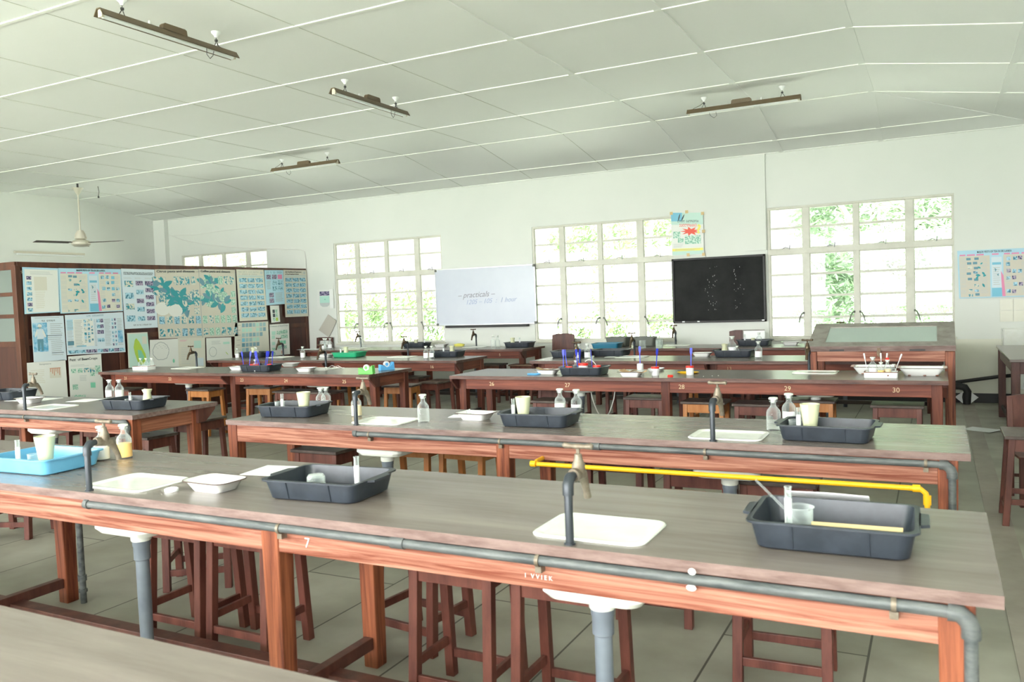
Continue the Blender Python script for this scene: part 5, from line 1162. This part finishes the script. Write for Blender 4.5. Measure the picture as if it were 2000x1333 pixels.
s.poly([(.16, .23), (.30, .23), (.30, .20), (.26, .17), (.20, .17)], 'paper_white'); s.poly([(.19, .23), (.28, .23), (.27, .27), (.20, .27)], 'ink_grey'); s.poly([(.13, .28), (.33, .28), (.36, .46), (.31, .50), (.14, .50)], 'paper_pale'); s.poly([(.33, .29), (.42, .45), (.38, .47), (.30, .36)], 'paper_white'); s.poly([(.13, .29), (.06, .44), (.10, .46), (.16, .36)], 'paper_white'); s.poly([(.14, .50), (.32, .50), (.31, .76), (.25, .76), (.23, .56), (.20, .76), (.14, .76)], 'ink_slate')
for i in range(17): y = .16+.043*i; s.lines(.55-.12*(i > 5)*(i < 9), y, .95, y+.028, 1, 'ink_dark' if i in (6, 15) else 'ink_grey', .4)
s.done(GP)
s = Sheet('poster', 'x', [(126.5, 616), (239.5, 610), (245, 688), (131, 694)], 'wide pale blue chart in the second row crowded with tiny pictures', 'paper_pale'); s.squig(.35, .03, .65, .07, 16, 'ink_slate'); s.rect(.02, .12, .13, .38, 'paper_blue'); s.rect(.12, .12, .46, .80, 'paper_white')
s.pics([.30, .36], [.14, .24, .34, .46, .55, .64], .04, .07, ['photo_blue', 'photo_teal']); s.pics([.42], [.12, .30, .38, .46, .62], .03, .05, ['ink_slate', 'photo_blue']); s.pics([.52, .58], [.14, .28, .42, .62], .055, .09, ['photo_blue', 'photo_dark']); s.pics([.78, .83], [.14, .24, .34, .46, .56, .66, .76], .03, .06, ['photo_dark', 'photo_blue'])
for x0, x1 in ((.14, .28), (.47, .51), (.65, .76), (.88, .97), (.02, .12)): s.lines(x0, .14, x1, .82, 18, 'ink_grey', .3)
s.rect(.88, .45, .97, .75, 'photo_field'); s.rect(.02, .66, .12, .76, 'ink_slate'); s.rect(.16, .78, .32, .81, 'ink_cyan'); s.pics([.02+.097*i for i in range(10)], [.89], .09, .08, ['photo_blue', 'photo_dark']); s.done(GP)
s = Sheet('poster', 'x', [(248, 651), (287.5, 649), (294, 716), (251, 719)], 'map poster of a green island', 'paper_aqua'); s.rect(0, 0, 1, .03, 'ink_cream'); s.rect(0, 0, .04, 1, 'ink_cream')
s.poly([(.34, .22), (.42, .16), (.55, .26), (.68, .44), (.80, .62), (.84, .78), (.74, .90), (.56, .94), (.42, .84), (.32, .62), (.27, .42)], 'ink_lime'); s.poly([(.45, .5), (.62, .52), (.74, .72), (.62, .84), (.48, .74)], 'ink_green'); s.rect(.70, .12, .92, .34, 'ink_cream'); s.done(GP)
s = Sheet('poster', 'x', [(292.5, 664.5), (347, 662), (349, 718), (293, 718)], 'hand drawn outline sheet left of the plain cream sheet', 'paper_white'); r2 = random.Random(4)
for i in range(26): a = i*.24; b = a+.24; ra, rb = .28+.03*r2.random(), .28+.03*r2.random(); s.poly([(.38+ra*math.cos(a), .42+ra*1.1*math.sin(a)), (.38+rb*math.cos(b), .42+rb*1.1*math.sin(b)), (.38+(rb-.02)*math.cos(b), .42+(rb-.02)*1.1*math.sin(b)), (.38+(ra-.02)*math.cos(a), .42+(ra-.02)*1.1*math.sin(a))], 'ink_grey')
for i in range(9): s.lines(.15+.05*i, .2+.05*(i % 3), .2+.05*i, .23+.05*(i % 3), 1, 'ink_grey')
s.leaf(.82, .85, .16, -1.57, 'ink_green', .5); s.done(GP)
s = Sheet('poster', 'x', [(347, 661), (400, 659.5), (401.5, 718), (349, 718)], 'plain cream hand written sheet behind the dark tap', 'ink_cream'); s.lines(.06, .06, .35, .12, 2, 'ink_pink'); s.rect(.58, .1, .85, .35, 'paper_aqua'); s.lines(.1, .3, .5, .9, 10, 'ink_light', .2); s.rect(.62, .68, .92, .95, 'paper_pale'); s.done(GP)
s = Sheet('poster', 'x', [(402.5, 661), (451, 659), (453.5, 702), (404, 705)], 'small white sheet with a circular drawing', 'paper_white'); s.rect(.66, .2, .92, .3, 'ink_aqua'); s.lines(.2, .12, .6, .3, 3)
for i in range(20): a = i*.32; b = a+.32; s.poly([(.24+.15*math.cos(a), .62+.22*math.sin(a)), (.24+.15*math.cos(b), .62+.22*math.sin(b)), (.24+.135*math.cos(b), .62+.20*math.sin(b)), (.24+.135*math.cos(a), .62+.20*math.sin(a))], 'ink_grey')
s.leaf(.85, .8, .2, -2.2, 'ink_lime', .15); s.done(GP)
s = Sheet('poster', 'x', [(458.5, 631), (523.5, 628), (526, 688), (458, 694)], 'cream sheet with rows of blue colour squares', 'ink_cream')
for j, n in enumerate((7, 7, 6, 5, 5, 2)):
    for i in range(n): s.rect(.20+.105*i, .03+.155*j, .285+.105*i, .15+.155*j, [['ink_steel', 'ink_steel', 'ink_steel', 'ink_pale_teal', 'ink_aqua', 'ink_pale_teal', 'ink_pale_teal'], ['ink_aqua', 'ink_aqua', 'ink_aqua', 'ink_cream', 'ink_aqua', 'ink_pale_teal', 'ink_steel'], ['ink_pale_teal', 'ink_pale_teal', 'ink_steel', 'ink_steel', 'ink_pale_teal', 'ink_steel'], ['ink_cyan', 'ink_pale_teal', 'ink_pale_teal', 'ink_aqua', 'ink_aqua'], ['ink_slate', 'ink_steel', 'ink_steel', 'ink_steel', 'ink_steel'], ['ink_pale_teal', 'ink_steel']][j][i])
    s.lines(.05, .07+.155*j, .17, .09+.155*j, 1, 'ink_dark')
s.done(GP)
s = Sheet('poster', 'x', [(526.5, 634.5), (564, 632), (566, 692), (528.5, 696)], 'white hand made sheet about diseases of bean crops', 'paper_white'); s.text(.48, .06, 'Diseases of BeanCrops', .05, 'ink_grey', .004, .92); s.pics([.08, .34], [.22], .2, .12, ['ink_aqua', 'photo_green']); s.pics([.55, .70], [.2, .35], .2, .12, ['photo_green']); s.pics([.08], [.36, .56, .74, .88], .16, .1, ['photo_green', 'ink_aqua']); s.pics([.50, .66], [.54], .14, .11, ['ink_green']); s.pics([.38, .52, .70], [.70], .14, .1, ['photo_green']); s.rect(.55, .86, .68, .96, 'ink_rust'); s.done(GP)
s = Sheet('poster', 'x', [(527, 597.5), (544.5, 597), (547, 629), (530, 631)], 'small white card with six tiny pictures', 'paper_white'); s.pics([.22, .52], [.24, .48, .72], .26, .2, ['photo_green', 'ink_slate', 'ink_lime', 'ink_dark']); s.done(GP)
s = Sheet('poster', 'x', [(52, 709.5), (127.5, 703), (132.5, 776), (56, 778)], 'white hand made sheet with a reddish drawing behind a tap', 'paper_white'); s.text(.46, .07, 'Isoptera', .05, 'ink_grey', 0, .30); s.rect(.56, .19, .86, .47, 'ink_cream')
for i in range(6): s.rect(.58+.046*i, .20+.01*(i % 2), .60+.046*i, .30+.1*(i % 3)*.5, 'ink_rust')
s.rect(.57, .195, .85, .215, 'ink_rust'); s.lines(.08, .2, .45, .6, 8, 'ink_cream'); s.done(GP)
s = Sheet('poster', 'x', [(133, 697), (197, 691.5), (202, 778), (137.5, 778)], 'white hand made sheet about pests of bean crops', 'paper_white'); s.text(.45, .09, 'Pest  of BeanCrops', .065, 'ink_dark', .006, .84); s.pics([.06, .25, .44, .62], [.30], .15, .10, ['photo_green', 'photo_teal']); s.rect(.79, .26, .95, .44, 'photo_green'); s.pics([.62], [.40], .15, .09, ['photo_green']); s.rect(.62, .64, .77, .76, 'ink_green'); s.rect(.08, .68, .24, .80, 'photo_green'); s.lines(.05, .2, .6, .26, 2); s.lines(.3, .46, .55, .6, 4); s.text(.28, .95, 'ABG', .05, 'ink_green', .01, .35, 'lettering'); s.done(GP)
m_ = MB(); m_.tube([PX(u, v, PXX+.03) for u, v in ((36, 529), (36, 534))], .003, 6)
text('25', .05, 'number_paint', [o for o in COL.objects if o.name == 'wall_partition'][0], frame_m(PX(40, 532, PXX+.008), (0, 1, 0), (0, 0, 1)), 'number_lettering')

# ------------------------------------------------------------------ boards and papers on the far wall
a, b, c, d = [PY(u, v, YB-.05) for u, v in ((849, 528), (1044.5, 515.5), (1048, 632), (853.5, 637.5))]
t = thing('whiteboard', 'large whiteboard with faint handwriting between two windows', 'whiteboard', ((a.x+b.x)/2, YB-.05, 0)); cx = t.location.x
x0, x1, z0, z1 = a.x-cx, b.x-cx, (c.z+d.z)/2, (a.z+b.z)/2
m_ = MB(); m_.box(x0, x1, 0, .012, z0, z1); m_.build('board_surface', 'whiteboard', t)
m_ = MB()
for bb in ((x0, x1, z1-.014, z1), (x0, x1, z0, z0+.014), (x0, x0+.014, z0, z1), (x1-.014, x1, z0, z1)): m_.box(bb[0], bb[1], -.006, .014, bb[2], bb[3])
m_.build('board_frame', 'aluminium', t)
for xx in (x0, x1-.04):
    for zz in (z0, z1-.04): m_ = MB(); m_.box(xx, xx+.04, -.009, .0, zz, zz+.04); m_.build('corner_cap', 'grey_plastic', t)
text('\u2013 practicals \u2013', .13, 'pen_ink', t, frame_m((x0+.78, -.002, z0+.50), (1, 0, .02), (0, 0, 1)), 'handwriting', shear=.35)
text("1205 \u2013 105  :  1 hour", .11, 'blue_ink', t, frame_m((x0+1.05, -.002, z0+.39), (1, 0, .03), (0, 0, 1)), 'handwriting', shear=.35)
p = PY(872, 637.5, YB-.06); q = PY(1031, 634.5, YB-.06)
m_ = MB(); m_.box(p.x, q.x, YB-.10, YB-.001, 1.085, 1.125); tag(m_.build('board_ledge', 'black_paint'), 'black ledge on the wall below the whiteboard', 'ledge')
a, b, c, d = [PY(u, v, YB-.05) for u, v in ((1312, 506), (1494, 497), (1496, 628), (1316, 632))]
t = thing('chalkboard', 'black chalkboard in a dark frame left of the right window', 'chalkboard', ((a.x+b.x)/2, YB-.05, 0)); cx = t.location.x; x0, x1, z0, z1 = a.x-cx, b.x-cx, (c.z+d.z)/2, (a.z+b.z)/2
m_ = MB(); m_.box(x0, x1, 0, .02, z0, z1); m_.build('board_surface', 'chalkboard', t)
m_ = MB()
for bb in ((x0, x1, z1-.03, z1), (x0, x1, z0, z0+.03), (x0, x0+.03, z0, z1), (x1-.03, x1, z0, z1)): m_.box(bb[0], bb[1], -.02, .03, bb[2], bb[3])
m_.build('board_frame', 'black_paint', t, bevel=.004)
r2 = random.Random(9); m_ = MB()
for cxx, n in ((.92, 16), (1.0, 6), (.62, 14), (.56, 10), (.50, 6)):
    for i in range(n):
        zz = z0+.12+r2.random()*.68; xx = x0+cxx+r2.uniform(-.03, .03); h = r2.uniform(.004, .02); m_.box(xx, xx+.004, -.0006, 0, zz, zz+h)
m_.build('chalk_marks', 'chalk', t)
for xx in (.14, .36, 1.27): m_ = MB(); m_.box(x0+xx, x0+xx+.035, -.028, -.019, z0+.012, z0+.028); m_.build('chalk_stub', 'white_paper', t)
s = Sheet('poster', 'y', [(1310.5, 416), (1373, 415.5), (1375, 497), (1312.5, 500)], 'poster with red burst and yellow question mark above the chalkboard', 'paper_white'); s.rect(.0, .0, 1, .28, 'paper_aqua'); s.rect(0, 0, .35, .2, 'ink_cyan'); s.leaf(.22, .2, .2, -1.2, 'ink_dark', .2); s.leaf(.32, .2, .2, -1.0, 'ink_dark', .2)
s.squig(.16, .17, .86, .23, 18, 'ink_dark'); s.squig(.25, .26, .80, .33, 10, 'ink_red')
bp_ = [(.60+(.34 if i % 2 else .16)*math.cos(i*math.pi/9), .44+(.11 if i % 2 else .05)*math.sin(i*math.pi/9)) for i in range(18)]; s.poly(bp_, 'ink_red'); s.lines(.45, .38, .78, .5, 4, 'ink_yellow'); s.text(.86, .40, '?', .20, 'ink_yellow', .04, None, 'question_mark')
s.rect(.06, .44, .28, .60, 'photo_green'); s.rect(.20, .60, .38, .70, 'photo_green'); s.rect(.42, .54, .92, .74, 'photo_green'); s.lines(.06, .72, .38, .82, 4); s.rect(.02, .84, .98, .90, 'ink_yellow'); s.lines(.1, .85, .9, .89, 2, 'ink_grey'); s.rect(.02, .90, .98, .99, 'paper_aqua')
o = s.done()
for (u, v) in ((1311, 417), (1341, 414), (1372, 417), (1374, 452), (1344, 498), (1374, 497)): q = PY(u, v, YB-.03); k = MB(); k.box(q.x-.022, q.x+.022, YB-.0285, YB-.0275, q.z-.022, q.z+.022); k.build('tape_piece', 'ruler_wood', o)
a = [PY(1869.5, 490.5, YB-.022), PY(2000, 484.8, YB-.022), PY(2000, 580, YB-.022), PY(1873.5, 583.5, YB-.022)]
o = tea('y', [(1869.5, 490.5), (2016, 484), (2016, 579), (1873.5, 583.5)], 'glossy laminated tea pest chart on the far wall above the sink', 'paper_beige', None, 'MAJOR PESTS OF TEA IN SRI LANKA')
s = Sheet('notice', 'y', [(619.5, 566.5), (650.5, 565), (652.5, 602.5), (620.5, 603.5)], 'white notice with a rounded photograph beside the left window', 'paper_white', 'notice'); s.rect(.16, .10, .76, .32, 'photo_dark'); s.rect(.16, .34, .76, .70, 'ink_aqua'); s.poly([(.16, .70), (.76, .70), (.74, .82), (.6, .91), (.32, .91), (.18, .82)], 'ink_light'); s.leaf(.42, .52, .12, .0, 'ink_green', .5); s.rect(.78, 0, 1, 1, 'enamel'); s.done()
s = Sheet('card', 'y', [(641, 614.5), (657.5, 627.5), (642.5, 659.5), (623, 645)], 'tilted grey card hanging from one corner beside the left window', 'grey_card', 'card'); s.done()
